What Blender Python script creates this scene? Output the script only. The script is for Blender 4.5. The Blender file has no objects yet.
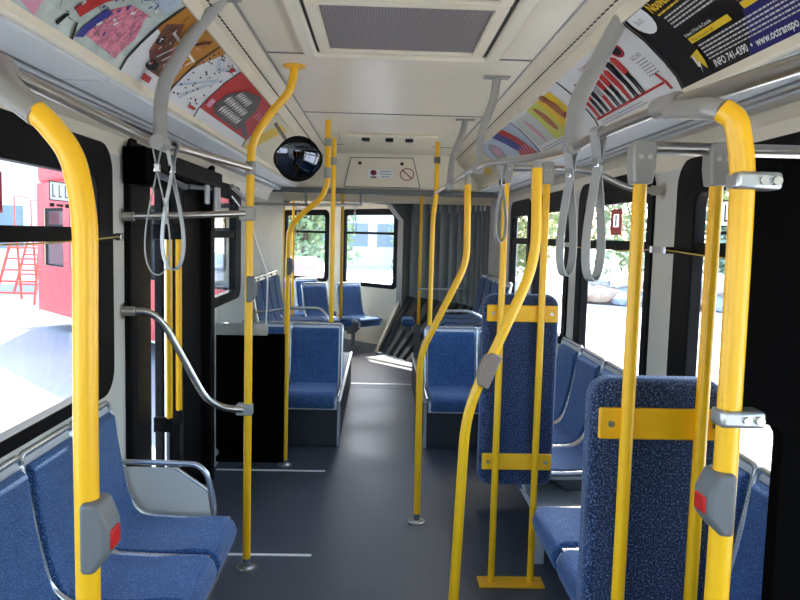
import bpy, bmesh, math, random
from mathutils import Vector, Matrix, noise
random.seed(7)
sc = bpy.context.scene
COL = sc.collection
PI = math.pi

# ------------------------------------------------------------------ camera
FPX, EYE = 720.0, 1.6
ps, th, ro = math.radians(1.65), math.radians(5.15), math.radians(1.44)
cf = Vector((math.sin(ps)*math.cos(th), math.cos(ps)*math.cos(th), -math.sin(th)))
r0 = Vector((math.cos(ps), -math.sin(ps), 0)); u0 = r0.cross(cf)
cr = math.cos(ro)*r0 + math.sin(ro)*u0; cu = -math.sin(ro)*r0 + math.cos(ro)*u0
EYEP = Vector((0, 0, EYE))
cam = bpy.data.cameras.new('camera'); camo = bpy.data.objects.new('camera', cam); COL.objects.link(camo)
camo.matrix_world = Matrix(((cr.x, cu.x, -cf.x, 0), (cr.y, cu.y, -cf.y, 0), (cr.z, cu.z, -cf.z, EYE), (0, 0, 0, 1)))
cam.lens = FPX/800*36; cam.sensor_width = 36; cam.clip_start = .03; cam.clip_end = 500
sc.camera = camo

def ray(px, py): return cf + (px-400)/FPX*cr + (300-py)/FPX*cu
def aY(px, py, Y): d = ray(px, py); return EYEP + d*(Y/d.y)
def aX(px, py, X): d = ray(px, py); return EYEP + d*(X/d.x)
def aZ(px, py, Z): d = ray(px, py); return EYEP + d*((Z-EYE)/d.z)

# ------------------------------------------------------------------ materials
def srgb(r, g, b):
    f = lambda c: (c/255/12.92) if c/255 <= .04045 else ((c/255+.055)/1.055)**2.4
    return (f(r), f(g), f(b), 1)
MATS = {}

def mat(name, col, rough=.5, metal=0, spec=.5, emit=None, estr=0, nscale=0, namt=0, bump=0, bscale=None, coat=0):
    m = bpy.data.materials.new(name); m.use_nodes = True; nt = m.node_tree; N = nt.nodes; L = nt.links
    b = N['Principled BSDF']; b.inputs['Base Color'].default_value = col
    b.inputs['Roughness'].default_value = rough; b.inputs['Metallic'].default_value = metal
    b.inputs['Specular IOR Level'].default_value = spec; b.inputs['Coat Weight'].default_value = coat; b.inputs['Coat Roughness'].default_value = .2
    if emit: b.inputs['Emission Color'].default_value = emit; b.inputs['Emission Strength'].default_value = estr
    if nscale:
        tc = N.new('ShaderNodeTexCoord'); n = N.new('ShaderNodeTexNoise'); n.inputs['Scale'].default_value = nscale
        n.inputs['Detail'].default_value = 5; L.new(tc.outputs['Object'], n.inputs['Vector'])
        r = N.new('ShaderNodeValToRGB'); r.color_ramp.elements[0].position = .3; r.color_ramp.elements[1].position = .7
        r.color_ramp.elements[0].color = tuple(c*(1-namt) for c in col[:3])+(1,)
        r.color_ramp.elements[1].color = tuple(min(1, c*(1+namt)) for c in col[:3])+(1,)
        L.new(n.outputs['Fac'], r.inputs['Fac']); L.new(r.outputs['Color'], b.inputs['Base Color'])
    if bump:
        tc = N.new('ShaderNodeTexCoord'); n = N.new('ShaderNodeTexNoise'); n.inputs['Scale'].default_value = bscale or 60
        n.inputs['Detail'].default_value = 3
        L.new(tc.outputs['Object'], n.inputs['Vector']); bp = N.new('ShaderNodeBump'); bp.inputs['Strength'].default_value = bump
        bp.inputs['Distance'].default_value = .004
        L.new(n.outputs['Fac'], bp.inputs['Height']); L.new(bp.outputs['Normal'], b.inputs['Normal'])
    MATS[name] = m; return m
def fabric(name, dark, mid, light, scale):
    m = mat(name, mid, .85, spec=.25); nt = m.node_tree; N = nt.nodes; L = nt.links; b = N['Principled BSDF']
    tc = N.new('ShaderNodeTexCoord')
    n = N.new('ShaderNodeTexNoise'); n.inputs['Scale'].default_value = scale; n.inputs['Detail'].default_value = 4; n.inputs['Roughness'].default_value = .65
    L.new(tc.outputs['Object'], n.inputs['Vector'])
    r = N.new('ShaderNodeValToRGB'); e = r.color_ramp.elements; e[0].position = .36; e[0].color = dark; e[1].position = .68; e[1].color = light
    x = e.new(.52); x.color = mid; L.new(n.outputs['Fac'], r.inputs['Fac'])
    n2 = N.new('ShaderNodeTexNoise'); n2.inputs['Scale'].default_value = 6; L.new(tc.outputs['Object'], n2.inputs['Vector'])
    mx = N.new('ShaderNodeMixRGB'); mx.blend_type = 'MULTIPLY'; mx.inputs['Fac'].default_value = .5
    r2 = N.new('ShaderNodeValToRGB'); r2.color_ramp.elements[0].color = (.6, .6, .6, 1); r2.color_ramp.elements[0].position = .35; r2.color_ramp.elements[1].position = .65
    L.new(n2.outputs['Fac'], r2.inputs['Fac']); L.new(r.outputs['Color'], mx.inputs['Color1']); L.new(r2.outputs['Color'], mx.inputs['Color2'])
    L.new(mx.outputs['Color'], b.inputs['Base Color'])
    b.inputs['Sheen Weight'].default_value = .55; b.inputs['Sheen Roughness'].default_value = .5
    b.inputs['Sheen Tint'].default_value = (.5, .65, 1, 1)
    bp = N.new('ShaderNodeBump'); bp.inputs['Strength'].default_value = .35; bp.inputs['Distance'].default_value = .002
    L.new(n.outputs['Fac'], bp.inputs['Height']); L.new(bp.outputs['Normal'], b.inputs['Normal'])
    return m
def glassm(name, tint, refl=.08):
    m = bpy.data.materials.new(name); m.use_nodes = True; nt = m.node_tree; N = nt.nodes; L = nt.links
    N.remove(N['Principled BSDF']); out = N['Material Output']
    t = N.new('ShaderNodeBsdfTransparent'); t.inputs['Color'].default_value = tint
    g = N.new('ShaderNodeBsdfGlossy'); g.inputs['Roughness'].default_value = .02
    lw = N.new('ShaderNodeLayerWeight'); lw.inputs['Blend'].default_value = .5
    pw = N.new('ShaderNodeMath'); pw.operation = 'POWER'; pw.inputs[1].default_value = 5; L.new(lw.outputs['Facing'], pw.inputs[0])
    ml = N.new('ShaderNodeMath'); ml.operation = 'MULTIPLY_ADD'; ml.inputs[1].default_value = .7; ml.inputs[2].default_value = refl; L.new(pw.outputs[0], ml.inputs[0])
    mx = N.new('ShaderNodeMixShader'); L.new(ml.outputs[0], mx.inputs['Fac'])
    L.new(t.outputs[0], mx.inputs[1]); L.new(g.outputs[0], mx.inputs[2]); L.new(mx.outputs[0], out.inputs['Surface'])
    MATS[name] = m; return m

cream = mat('cream_panel', srgb(236, 225, 200), .42, nscale=3, namt=.05)
ceilm = mat('ceiling_laminate', srgb(234, 224, 202), .35, nscale=2, namt=.04)
wallgrey = mat('wall_laminate', srgb(214, 211, 202), .45, nscale=4, namt=.05)
alu = mat('brushed_aluminium', srgb(196, 198, 200), .3, .85)
steel = mat('stainless_steel', srgb(196, 192, 184), .3, 1.0)
chrome = mat('bright_chrome', srgb(225, 225, 225), .12, 1.0)
yellow = mat('yellow_powder_coat', srgb(253, 192, 18), .34, spec=.5, coat=.15)
yellowflat = mat('yellow_plate', srgb(247, 184, 16), .4)
clampg = mat('grey_casting', srgb(158, 156, 150), .42, .25)
clampd = mat('dark_grey_plastic', srgb(104, 106, 108), .5)
hangg = mat('grey_painted_tube', srgb(158, 156, 150), .42)
strapm = mat('grey_strap_webbing', srgb(160, 160, 156), .6, bump=.2, bscale=300)
rubber = mat('black_rubber', srgb(12, 9, 10), .55, spec=.12)
blackp = mat('black_panel', srgb(5, 4, 4), .8, spec=.03)
blackg = mat('black_gloss', srgb(8, 8, 9), .15)
red = mat('red_button', srgb(200, 30, 26), .35)
redpaint = mat('red_paint', srgb(205, 62, 62), .4, nscale=2, namt=.08)
seatgrey = mat('seat_shell_grey', srgb(206, 209, 214), .3, .2)
seattrim = mat('seat_trim_silver', srgb(205, 208, 212), .25, .8)
blue = fabric('seat_fabric_blue', srgb(22, 40, 78), srgb(46, 82, 136), srgb(116, 160, 204), 230)
navy = fabric('pad_fabric_navy', srgb(9, 15, 36), srgb(28, 44, 82), srgb(122, 144, 182), 200)
pleatm = mat('bellows_rubber', srgb(118, 123, 126), .5)
skirtm = mat('black_ribbed_rubber', srgb(36, 37, 38), .35, bump=.2, bscale=50)
glass = glassm('window_glass', (.96, .98, .98, 1), .015)
plexi = glassm('plexiglass', (.90, .92, .94, 1), .05)
ink = mat('black_ink', srgb(26, 24, 26), .5); white = mat('white_print', srgb(236, 236, 232), .5)
concrete = mat('pale_concrete', srgb(178, 178, 178), .85, nscale=.35, namt=.08, bump=.2, bscale=8)
mirrorm = mat('convex_mirror_glass', srgb(92, 96, 104), .03, 1.0)

def mk_floor():
    m = mat('speckled_vinyl_floor', srgb(82, 88, 98), .45, spec=.4); nt = m.node_tree; N = nt.nodes; L = nt.links; b = N['Principled BSDF']
    tc = N.new('ShaderNodeTexCoord'); n = N.new('ShaderNodeTexNoise'); n.inputs['Scale'].default_value = 160; n.inputs['Detail'].default_value = 2
    n2 = N.new('ShaderNodeTexNoise'); n2.inputs['Scale'].default_value = 1.6; n2.inputs['Detail'].default_value = 6
    r = N.new('ShaderNodeValToRGB'); r.color_ramp.elements[0].position = .35; r.color_ramp.elements[0].color = srgb(54, 60, 68)
    r.color_ramp.elements[1].position = .7; r.color_ramp.elements[1].color = srgb(86, 93, 104)
    r2 = N.new('ShaderNodeValToRGB'); r2.color_ramp.elements[0].position = .3; r2.color_ramp.elements[0].color = (.72, .72, .72, 1)
    r2.color_ramp.elements[1].position = .7; r2.color_ramp.elements[1].color = (1.1, 1.1, 1.1, 1)
    L.new(tc.outputs['Object'], n.inputs['Vector']); L.new(tc.outputs['Object'], n2.inputs['Vector'])
    L.new(n.outputs['Fac'], r.inputs['Fac']); L.new(n2.outputs['Fac'], r2.inputs['Fac'])
    mx = N.new('ShaderNodeMixRGB'); mx.blend_type = 'MULTIPLY'; mx.inputs['Fac'].default_value = 1
    L.new(r.outputs['Color'], mx.inputs['Color1']); L.new(r2.outputs['Color'], mx.inputs['Color2']); L.new(mx.outputs['Color'], b.inputs['Base Color'])
    ma = N.new('ShaderNodeMapRange'); ma.inputs['To Min'].default_value = .32; ma.inputs['To Max'].default_value = .6
    L.new(n2.outputs['Fac'], ma.inputs['Value']); L.new(ma.outputs[0], b.inputs['Roughness'])
    return m
floorm = mk_floor()
def mk_grille():
    m = mat('black_perforated_mesh', srgb(50, 46, 48), .5, .3); nt = m.node_tree; N = nt.nodes; L = nt.links; b = N['Principled BSDF']
    tc = N.new('ShaderNodeTexCoord'); mp = N.new('ShaderNodeMapping'); mp.inputs['Rotation'].default_value[2] = PI/4
    mp.inputs['Scale'].default_value = (70, 70, 70)
    v = N.new('ShaderNodeTexVoronoi'); v.inputs['Scale'].default_value = 1; v.inputs['Randomness'].default_value = 0
    r = N.new('ShaderNodeValToRGB'); r.color_ramp.elements[0].position = .3; r.color_ramp.elements[0].color = srgb(14, 12, 14)
    r.color_ramp.elements[1].position = .5; r.color_ramp.elements[1].color = srgb(160, 150, 150)
    L.new(tc.outputs['Object'], mp.inputs['Vector']); L.new(mp.outputs[0], v.inputs['Vector']); L.new(v.outputs['Distance'], r.inputs['Fac'])
    L.new(r.outputs['Color'], b.inputs['Base Color']); return m
grillem = mk_grille()
def mk_diffuser():
    m = mat('ribbed_light_diffuser', srgb(172, 176, 178), .3, spec=.6, emit=srgb(225, 235, 245), estr=DIFF); nt = m.node_tree; N = nt.nodes; L = nt.links; b = N['Principled BSDF']
    tc = N.new('ShaderNodeTexCoord'); w = N.new('ShaderNodeTexWave'); w.bands_direction = 'X'; w.inputs['Scale'].default_value = 34
    L.new(tc.outputs['Object'], w.inputs['Vector']); bp = N.new('ShaderNodeBump'); bp.inputs['Strength'].default_value = .5; bp.inputs['Distance'].default_value = .003
    L.new(w.outputs['Fac'], bp.inputs['Height']); L.new(bp.outputs['Normal'], b.inputs['Normal']); return m
DIFF = .04
diffm = mk_diffuser()

# ------------------------------------------------------------------ mesh builder
def fillet(pts, r, n=6):
    pts = [Vector(p) for p in pts]; out = [pts[0]]
    for i in range(1, len(pts)-1):
        a, b, c = pts[i-1], pts[i], pts[i+1]; d1 = (a-b); d2 = (c-b); l = min(r, d1.length*.49, d2.length*.49)
        if d1.length < 1e-6 or d2.length < 1e-6: continue
        p, q = b+d1.normalized()*l, b+d2.normalized()*l
        for k in range(n+1):
            t = k/n; out.append(p*(1-t)**2 + b*2*t*(1-t) + q*t*t)
    out.append(pts[-1]); return out
class MB:
    def __init__(s, M=None): s.v = []; s.f = []; s.M = M
    def add(s, vs, fs):
        o = len(s.v); s.v += [tuple(s.M @ Vector(v)) if s.M else tuple(v) for v in vs]; s.f += [tuple(i+o for i in f) for f in fs]; return s
    def box(s, a, b):
        x0, y0, z0 = a; x1, y1, z1 = b
        return s.add([(x0,y0,z0),(x1,y0,z0),(x1,y1,z0),(x0,y1,z0),(x0,y0,z1),(x1,y0,z1),(x1,y1,z1),(x0,y1,z1)],
              [(0,3,2,1),(4,5,6,7),(0,1,5,4),(1,2,6,5),(2,3,7,6),(3,0,4,7)])
    def obox(s, c, size, axes):
        c = Vector(c); ax = [Vector(a).normalized()*sz/2 for a, sz in zip(axes, size)]
        vs = [c+ax[0]*i+ax[1]*j+ax[2]*k for k in (-1,1) for j in (-1,1) for i in (-1,1)]
        return s.add(vs, [(0,2,3,1),(4,5,7,6),(0,1,5,4),(1,3,7,5),(3,2,6,7),(2,0,4,6)])
    def tube(s, pts, r, n=14, fr=.0, cap=True, oval=1.0, ref=None, r2=None, closed=False):
        P = fillet(pts, fr) if fr else [Vector(p) for p in pts]
        Q = [P[0]]
        for p in P[1:]:
            if (p-Q[-1]).length > 1e-5: Q.append(p)
        P = Q; m = len(P); T = []
        for i in range(m):
            a = P[(i-1) % m] if closed else P[max(i-1, 0)]; b = P[(i+1) % m] if closed else P[min(i+1, m-1)]
            T.append((b-a).normalized())
        nrm = Vector(ref) if ref else (Vector((0,0,1)) if abs(T[0].z) < .9 else Vector((1,0,0)))
        nrm = (nrm - T[0]*nrm.dot(T[0])).normalized(); vs = []; fs = []
        for i in range(m):
            if i: nrm = (nrm - T[i]*nrm.dot(T[i])).normalized()
            bi = T[i].cross(nrm); rr = r if r2 is None else r+(r2-r)*i/(m-1)
            for k in range(n):
                a = 2*PI*k/n; vs.append(P[i]+nrm*math.cos(a)*rr*oval+bi*math.sin(a)*rr)
        for i in range(m if closed else m-1):
            for k in range(n):
                j = (i+1) % m; k2 = (k+1) % n; fs.append((i*n+k, i*n+k2, j*n+k2, j*n+k))
        if cap and not closed: fs.append(tuple(range(n))[::-1]); fs.append(tuple((m-1)*n+k for k in range(n)))
        return s.add(vs, fs)
    def band(s, pts, w, t, wdir, closed=False):      # flat strip: width along wdir, thickness t
        P = [Vector(p) for p in pts]; m = len(P); vs = []; fs = []
        for i in range(m):
            a = P[(i-1) % m] if closed else P[max(i-1,0)]; b = P[(i+1) % m] if closed else P[min(i+1,m-1)]
            T = (b-a).normalized(); W = (wdir[i] if isinstance(wdir, list) else Vector(wdir)); W = (W-T*W.dot(T)).normalized(); Nn = T.cross(W)
            for sx, sy in ((-1,-1),(1,-1),(1,1),(-1,1)): vs.append(P[i]+W*sx*w/2+Nn*sy*t/2)
        for i in range(m if closed else m-1):
            j = (i+1) % m
            for k in range(4): k2 = (k+1) % 4; fs.append((i*4+k, i*4+k2, j*4+k2, j*4+k))
        if not closed: fs += [(3,2,1,0), tuple((m-1)*4+k for k in range(4))]
        return s.add(vs, fs)
    def disc(s, c, axis, r, h, n=20, r2=None, sx=1.0):
        c = Vector(c); ax = Vector(axis).normalized(); a = (Vector((0,0,1)) if abs(ax.z) < .9 else Vector((1,0,0))); a = (a-ax*a.dot(ax)).normalized(); b = ax.cross(a)
        r2 = r if r2 is None else r2; vs = []
        for zz, rr in ((0, r), (h, r2)):
            for k in range(n): q = 2*PI*k/n; vs.append(c+ax*zz+a*math.cos(q)*rr+b*math.sin(q)*rr*sx)
        fs = [(k, (k+1) % n, n+(k+1) % n, n+k) for k in range(n)] + [tuple(range(n))[::-1], tuple(range(n, 2*n))]
        return s.add(vs, fs)
    def prism(s, poly, d):                            # poly: list of 3d points (planar), extruded by vector d
        n = len(poly); d = Vector(d); vs = [Vector(p) for p in poly] + [Vector(p)+d for p in poly]
        return s.add(vs, [tuple(range(n))[::-1], tuple(range(n, 2*n))] + [(k, (k+1) % n, n+(k+1) % n, n+k) for k in range(n)])
    def ring(s, outer, inner, d):
        n = len(outer); d = Vector(d); vs = [Vector(p) for p in outer+inner]; vs += [v+d for v in vs]; fs = []
        for k in range(n):
            q = (k+1) % n
            fs += [(k, q, n+q, n+k), (2*n+q, 2*n+k, 3*n+k, 3*n+q), (q, k, 2*n+k, 2*n+q), (n+k, n+q, 3*n+q, 3*n+k)]
        return s.add(vs, fs)
    def build(s, name, m, parent=None, bevel=0, smooth=False, seg=3, sub=0):
        me = bpy.data.meshes.new(name); me.from_pydata([tuple(v) for v in s.v], [], s.f)
        bm = bmesh.new(); bm.from_mesh(me); bmesh.ops.recalc_face_normals(bm, faces=bm.faces); bm.to_mesh(me); bm.free()
        me.materials.append(m); o = bpy.data.objects.new(name, me); COL.objects.link(o)
        if parent:
            o.parent = parent
            loc = Vector((0,0,0)); p = parent
            while p: loc += p.location; p = p.parent
            me.transform(Matrix.Translation(-loc))
        if bevel:
            b = o.modifiers.new('bevel', 'BEVEL'); b.width = bevel; b.segments = seg; b.limit_method = 'ANGLE'; b.angle_limit = .6
        if sub: x = o.modifiers.new('sub', 'SUBSURF'); x.levels = sub; x.render_levels = sub
        if smooth or bevel or sub:
            for p in me.polygons: p.use_smooth = True
            if not sub:
                try: me.set_sharp_from_angle(angle=.7)
                except Exception: pass
        return o
def thing(name, label, cat, loc=(0,0,0), group=None):
    o = bpy.data.objects.new(name, None); COL.objects.link(o); o.location = loc; o.empty_display_size = .05
    o['label'] = label; o['category'] = cat
    if group: o['group'] = group
    return o
def tag(o, label, cat, group=None, kind=None):
    o['label'] = label; o['category'] = cat
    if group: o['group'] = group
    if kind: o['kind'] = kind
    return o
def struct(o): o['kind'] = 'structure'; return o
def rrect(a0, a1, b0, b1, r, n=5):
    out = []
    for cx, cy, q in ((a1-r, b1-r, 0), (a0+r, b1-r, 1), (a0+r, b0+r, 2), (a1-r, b0+r, 3)):
        for k in range(n+1): t = (q+k/n)*PI/2; out.append((cx+r*math.cos(t), cy+r*math.sin(t)))
    return out

# ------------------------------------------------------------------ the shell of the front section
XL, XR, CX = -1.09, 1.22, .065
ZC = 2.345
YF, YJ = -2.6, 8.1           # windscreen end, joint end
F0 = MB().box((XL-.05, YF, -.06), (XR+.05, YJ, 0)); struct(F0.build('floor', floorm))
def wall_with_holes(name, m, X0, X1, Y0, Y1, Z0, Z1, holes, M=None):
    mb = MB(M); ys = sorted(set([Y0, Y1]+[h[0] for h in holes]+[h[1] for h in holes]))
    for a, b in zip(ys[:-1], ys[1:]):
        hs = [h for h in holes if h[0] <= a+1e-6 and h[1] >= b-1e-6]
        if not hs: mb.box((X0, a, Z0), (X1, b, Z1))
        else:
            h = hs[0]
            if h[2] > Z0+1e-4: mb.box((X0, a, Z0), (X1, b, h[2]))
            mb.box((X0, a, h[3]), (X1, b, Z1))
    return struct(mb.build(name, m))
# windows: (y0, y1, z0, z1, glass y0, y1, z0, z1, bar z0, z1)
def W(y0, y1, z0=.93, z1=1.93, g0=.15, g1=.15): return (y0, y1, z0, z1, y0+g0, y1-g1, z0+.05, 1.79)
WL = [W(-2.2, -.55), W(-.45, 1.2), W(1.3, 2.95), (4.56, 5.62, 1.09, 1.93, 4.66, 5.40, 1.16, 1.83)]
WR = [W(-.45, 1.2, z0=.82), W(1.3, 2.95, z0=.82, g1=.18), W(3.2, 4.42, z0=.82, g0=.07, g1=.12), W(4.62, 5.72, z0=.9, g0=.1, g1=.1), W(5.86, 6.75, z0=.9, g0=.1, g1=.1)]
DOOR = (3.14, 4.5)
wall_with_holes('wall_left', wallgrey, XL-.06, XL, YF, YJ, -.06, 2.42,
    [(w[0]+.03, w[1]-.03, w[2]+.03, w[3]-.03) for w in WL]+[(DOOR[0], DOOR[1], -.06, 2.0)])
wall_with_holes('wall_right', wallgrey, XR, XR+.06, YF, YJ, -.06, 2.42, [(w[0]+.03, w[1]-.03, w[2]+.03, w[3]-.03) for w in WR])
def window(n, side, w, M=None, t=None, bars=(1.55, 1.60)):
    if t is None: X = XL if side < 0 else XR
    else: X = t
    y0, y1, z0, z1, a, b, c, d = w
    i = -side
    P = lambda l: [(X+i*.012, q[0], q[1]) for q in l]
    mb = MB(M).ring(P(rrect(y0, y1, z0, z1, .11)), P(rrect(a, b, c, d, .05)), (side*.05, 0, 0))
    f = struct(mb.build(f'window_{n}', rubber, bevel=.006, seg=2))
    br = MB(M).box((min(X+i*.006, X+side*.05), a-.02, bars[0]), (max(X+i*.006, X+side*.05), b+.02, bars[1])).build('transom_bar', rubber, f)
    MB(M).box((X+side*.03, a-.02, c-.02), (X+side*.036, b+.02, d+.02)).build('window_pane', glass, f)
    return f
n = 0
for w in WL: n += 1; window(n, -1, w)
for w in WR: n += 1; window(n, 1, w)
# front end with windscreen behind the viewer
mb = MB(); mb.box((XL-.06, YF-.06, -.06), (XR+.06, YF, .75)); mb.box((XL-.06, YF-.06, 2.1), (XR+.06, YF, 2.42))
mb.box((XL-.06, YF-.06, .75), (XL+.1, YF, 2.1)); mb.box((XR-.1, YF-.06, .75), (XR+.06, YF, 2.1)); struct(mb.build('wall_front', wallgrey))
f = struct(MB().box((CX-.03, YF-.05, .75), (CX+.03, YF, 2.1)).build('window_25', rubber))
MB().box((XL+.1, YF-.03, .75), (XR-.1, YF-.024, 2.1)).build('window_pane', glass, f)
# ceiling with panel joints, roof
mb = MB(); js = [YF, -.9, 1.35, 3.09, 4.55, 6.15, 6.85]
for a, b in zip(js[:-1], js[1:]): mb.box((CX-.66, a+.003, ZC), (CX+.66, b-.003, ZC+.03))
mb.box((CX-1.2, YF, ZC+.01), (CX+1.2, YJ, ZC+.034))
cl = struct(mb.build('ceiling', ceilm))
for y in (-.9, 1.35, 3.09, 4.55, 6.15): MB().box((CX-.56, y-.006, ZC-.003), (CX+.56, y+.006, ZC+.001)).build('joint_strip', clampd, cl)
for sx in (-.558, .558): MB().box((CX+sx-.004, YF, ZC-.004), (CX+sx+.004, 6.9, ZC+.001)).build('edge_strip', clampg, cl)
struct(MB().box((XL-.06, YF-.06, 2.42), (XR+.06, YJ, 2.95)).build('roof', wallgrey, bevel=.1))
# cove profile (u from centre line, z)
PROF = [(.862, 2.075), (.84, 2.112), (.80, 2.155), (.735, 2.215), (.665, 2.265)]
def plen():
    L = [0]
    for a, b in zip(PROF[:-1], PROF[1:]): L.append(L[-1]+math.hypot(b[0]-a[0], b[1]-a[1]))
    return L
PL = plen(); ADH = PL[-1]
def cove(side, y, b, off=0.0):                       # b metres up the panel, off towards the inside
    k = 0
    while k < len(PL)-2 and b > PL[k+1]: k += 1
    t = (b-PL[k])/(PL[k+1]-PL[k]); u = PROF[k][0]+(PROF[k+1][0]-PROF[k][0])*t; z = PROF[k][1]+(PROF[k+1][1]-PROF[k][1])*t
    du, dz = PROF[k+1][0]-PROF[k][0], PROF[k+1][1]-PROF[k][1]; l = math.hypot(du, dz)
    nu, nz = -dz/l, du/l                              # inward / downward normal
    return Vector((CX+side*(u+nu*off), y, z+nz*off))
YB0 = 6.98
for side, nm in ((-1, 'left'), (1, 'right')):
    mb = MB()
    pr_ = [(1.155, 1.90), (1.135, 1.97), (1.08, 2.02)]
    pts = PROF + [(.655, 2.262), (.64, 2.30), (.60, 2.325), (.57, 2.345)]
    def strip(mb, pts, th=.012):
        for a, b in zip(pts[:-1], pts[1:]):
            du, dz = b[0]-a[0], b[1]-a[1]; l = math.hypot(du, dz) or 1; nx, nz = dz/l*th, -du/l*th
            mb.add([(CX+side*a[0], YF, a[1]), (CX+side*a[0], YB0, a[1]), (CX+side*b[0], YB0, b[1]), (CX+side*b[0], YF, b[1]),
                    (CX+side*(a[0]+nx), YF, a[1]+nz), (CX+side*(a[0]+nx), YB0, a[1]+nz), (CX+side*(b[0]+nx), YB0, b[1]+nz), (CX+side*(b[0]+nx), YF, b[1]+nz)],
                   [(0,1,2,3),(4,7,6,5),(0,4,5,1),(2,6,7,3),(0,3,7,4),(1,5,6,2)])
    strip(mb, PROF)
    mb2 = MB(); strip(mb2, [(.890, 2.046), (.862, 2.050), (.860, 2.078)], .01); strip(mb2, pts[4:], .01)
    f = struct(mb.build(f'trim_{1 if side<0 else 2}', cream))
    mb2.build('cove_frame', cream, f)
    mb3 = MB(); strip(mb3, pr_, .01); mb3.build('upper_wall_curve', cream, f)
    # perforations
    mb4 = MB(); y = .6
    while y < 6.9:
        mb4.obox((CX+side*.621, y, 2.311), (.004, .016, .016), ((side*.53, 0, -.85), (0, 1, 0), (side*.85, 0, .53))); y += .042
    mb4.build('perforation', ink, f)
    # aluminium lips of light box
    lip = MB(); lip.box((min(CX+side*1.03, CX+side*1.085), YF, 2.0), (max(CX+side*1.03, CX+side*1.085), YB0, 2.03))
    lip.tube([(CX+side*1.035, YF, 2.022), (CX+side*1.035, YB0, 2.022)], .013)
    lip.build('aluminium_lip', alu, f, smooth=True)
    t = thing('cove_light', f'long ribbed translucent light panel running under the adverts on the {"door" if side<0 else "seat-pad"} side', 'light', (CX+side*.97, 2, 2.04))
    for k in range(4):
        ya = YF+.02+k*2.4; yb = min(ya+2.385, YB0)
        m5 = MB(); m5.box((min(CX+side*.885, CX+side*1.028), ya, 2.034), (max(CX+side*.885, CX+side*1.028), yb, 2.052)); m5.build('diffuser', diffm, t, bevel=.004)
# bulkhead: slanted panel down to the joint
BP = Vector((0, 6.78, ZC)); BQ = Vector((0, 7.02, 2.03)); BN = Vector((0, -(BQ.z-BP.z), (BQ.y-BP.y))).normalized(); BN = -BN if BN.z > 0 else BN
def onB(px, py, off=0.0):
    d = ray(px, py); k = (BP-EYEP).dot(BN)/d.dot(BN); return EYEP+d*k+BN*off
mb = MB(); mb.prism([(XL, BP.y, BP.z), (XR, BP.y, BP.z), (XR, BQ.y, BQ.z), (XL, BQ.y, BQ.z)], (0, .03, .04))
mb.box((XL, 7.02, 2.03), (XR, YJ, 2.05)); struct(mb.build('trim_3', cream))
struct(MB().box((XL, 6.98, 1.985), (XR, 7.05, 2.032)).build('trim_4', clampd, bevel=.004))
mb = MB(); mb.box((XL, YJ-.08, 1.95), (XR, YJ, 2.42)); struct(mb.build('trim_5', cream))

hp = thing('ceiling_access_hatch', 'cream trapezoid access cover on the slanted bulkhead bearing the red prohibition ring', 'hatch', onB(382, 172))
q = [onB(351, 157), onB(413, 158), onB(420, 188), onB(344, 186)]
MB().prism([p+BN*.004 for p in q], -BN*.01).build('cover', cream, hp)
m_ = MB()
for a, b in zip(q, q[1:]+q[:1]): m_.tube([a+BN*.004, b+BN*.004], .004, 6)
m_.build('seam', clampd, hp)
m_ = MB()
for c in ((360, 162.5), (402, 163.5)): m_.disc(onB(*c, .004), BN, .017, .008)
m_.build('lock', ink, hp, bevel=.003)
q = [onB(368, 169), onB(394, 169), onB(394, 178), onB(368, 178)]
o = MB().prism([p+BN*.007 for p in q], -BN*.004).build('sticker', white, hp)
redink = mat('dark_red_ink', srgb(150, 30, 46), .5); greyink = mat('grey_ink', srgb(150, 150, 150), .6)
m_ = MB(); m_.disc(onB(373.5, 172.2, .007), BN, .03, .002, 14); m_.obox(onB(373.5, 176.6, .009), (.055, .016, .002), ((1,0,0), (BN.cross(Vector((1,0,0)))), BN)); m_.build('red_emblem', redink, hp)
m_ = MB()
for yy, w_ in ((171, .10), (173.6, .11), (176.3, .08)): m_.obox(onB(386, yy, .009), (w_, .008, .002), ((1,0,0), (BN.cross(Vector((1,0,0)))), BN))
m_.build('small_print', greyink, hp)
c = onB(407, 174, .006); ax1 = Vector((1,0,0)); ax2 = BN.cross(ax1); R_ = .068
m_ = MB(); m_.ring([c+ax1*math.cos(a)*R_+ax2*math.sin(a)*R_ for a in [2*PI*k/32 for k in range(32)]], [c+ax1*math.cos(a)*(R_-.008)+ax2*math.sin(a)*(R_-.008) for a in [2*PI*k/32 for k in range(32)]], BN*.003)
s_ = (ax1-ax2*(1 if ax2.z > 0 else -1)).normalized(); m_.obox(c, (R_*2-.012, .010, .003), (s_, s_.cross(BN), BN)); m_.build('prohibition_ring', redink, hp)
# ceiling emergency panel just before the bulkhead
eh = thing('ceiling_escape_hatch', 'shallow cream roof hatch with black catches just ahead of the bulkhead', 'hatch', (.04, 5.75, ZC))
MB().box((-.33, 5.42, ZC-.02), (.41, 6.08, ZC)).build('hatch_lid', cream, eh, bevel=.012)
m_ = MB()
for x in (-.13, .05, .2): m_.box((x-.03, 5.52, ZC-.04), (x+.03, 5.6, ZC-.02))
m_.build('catch', ink, eh, bevel=.006)
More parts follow.
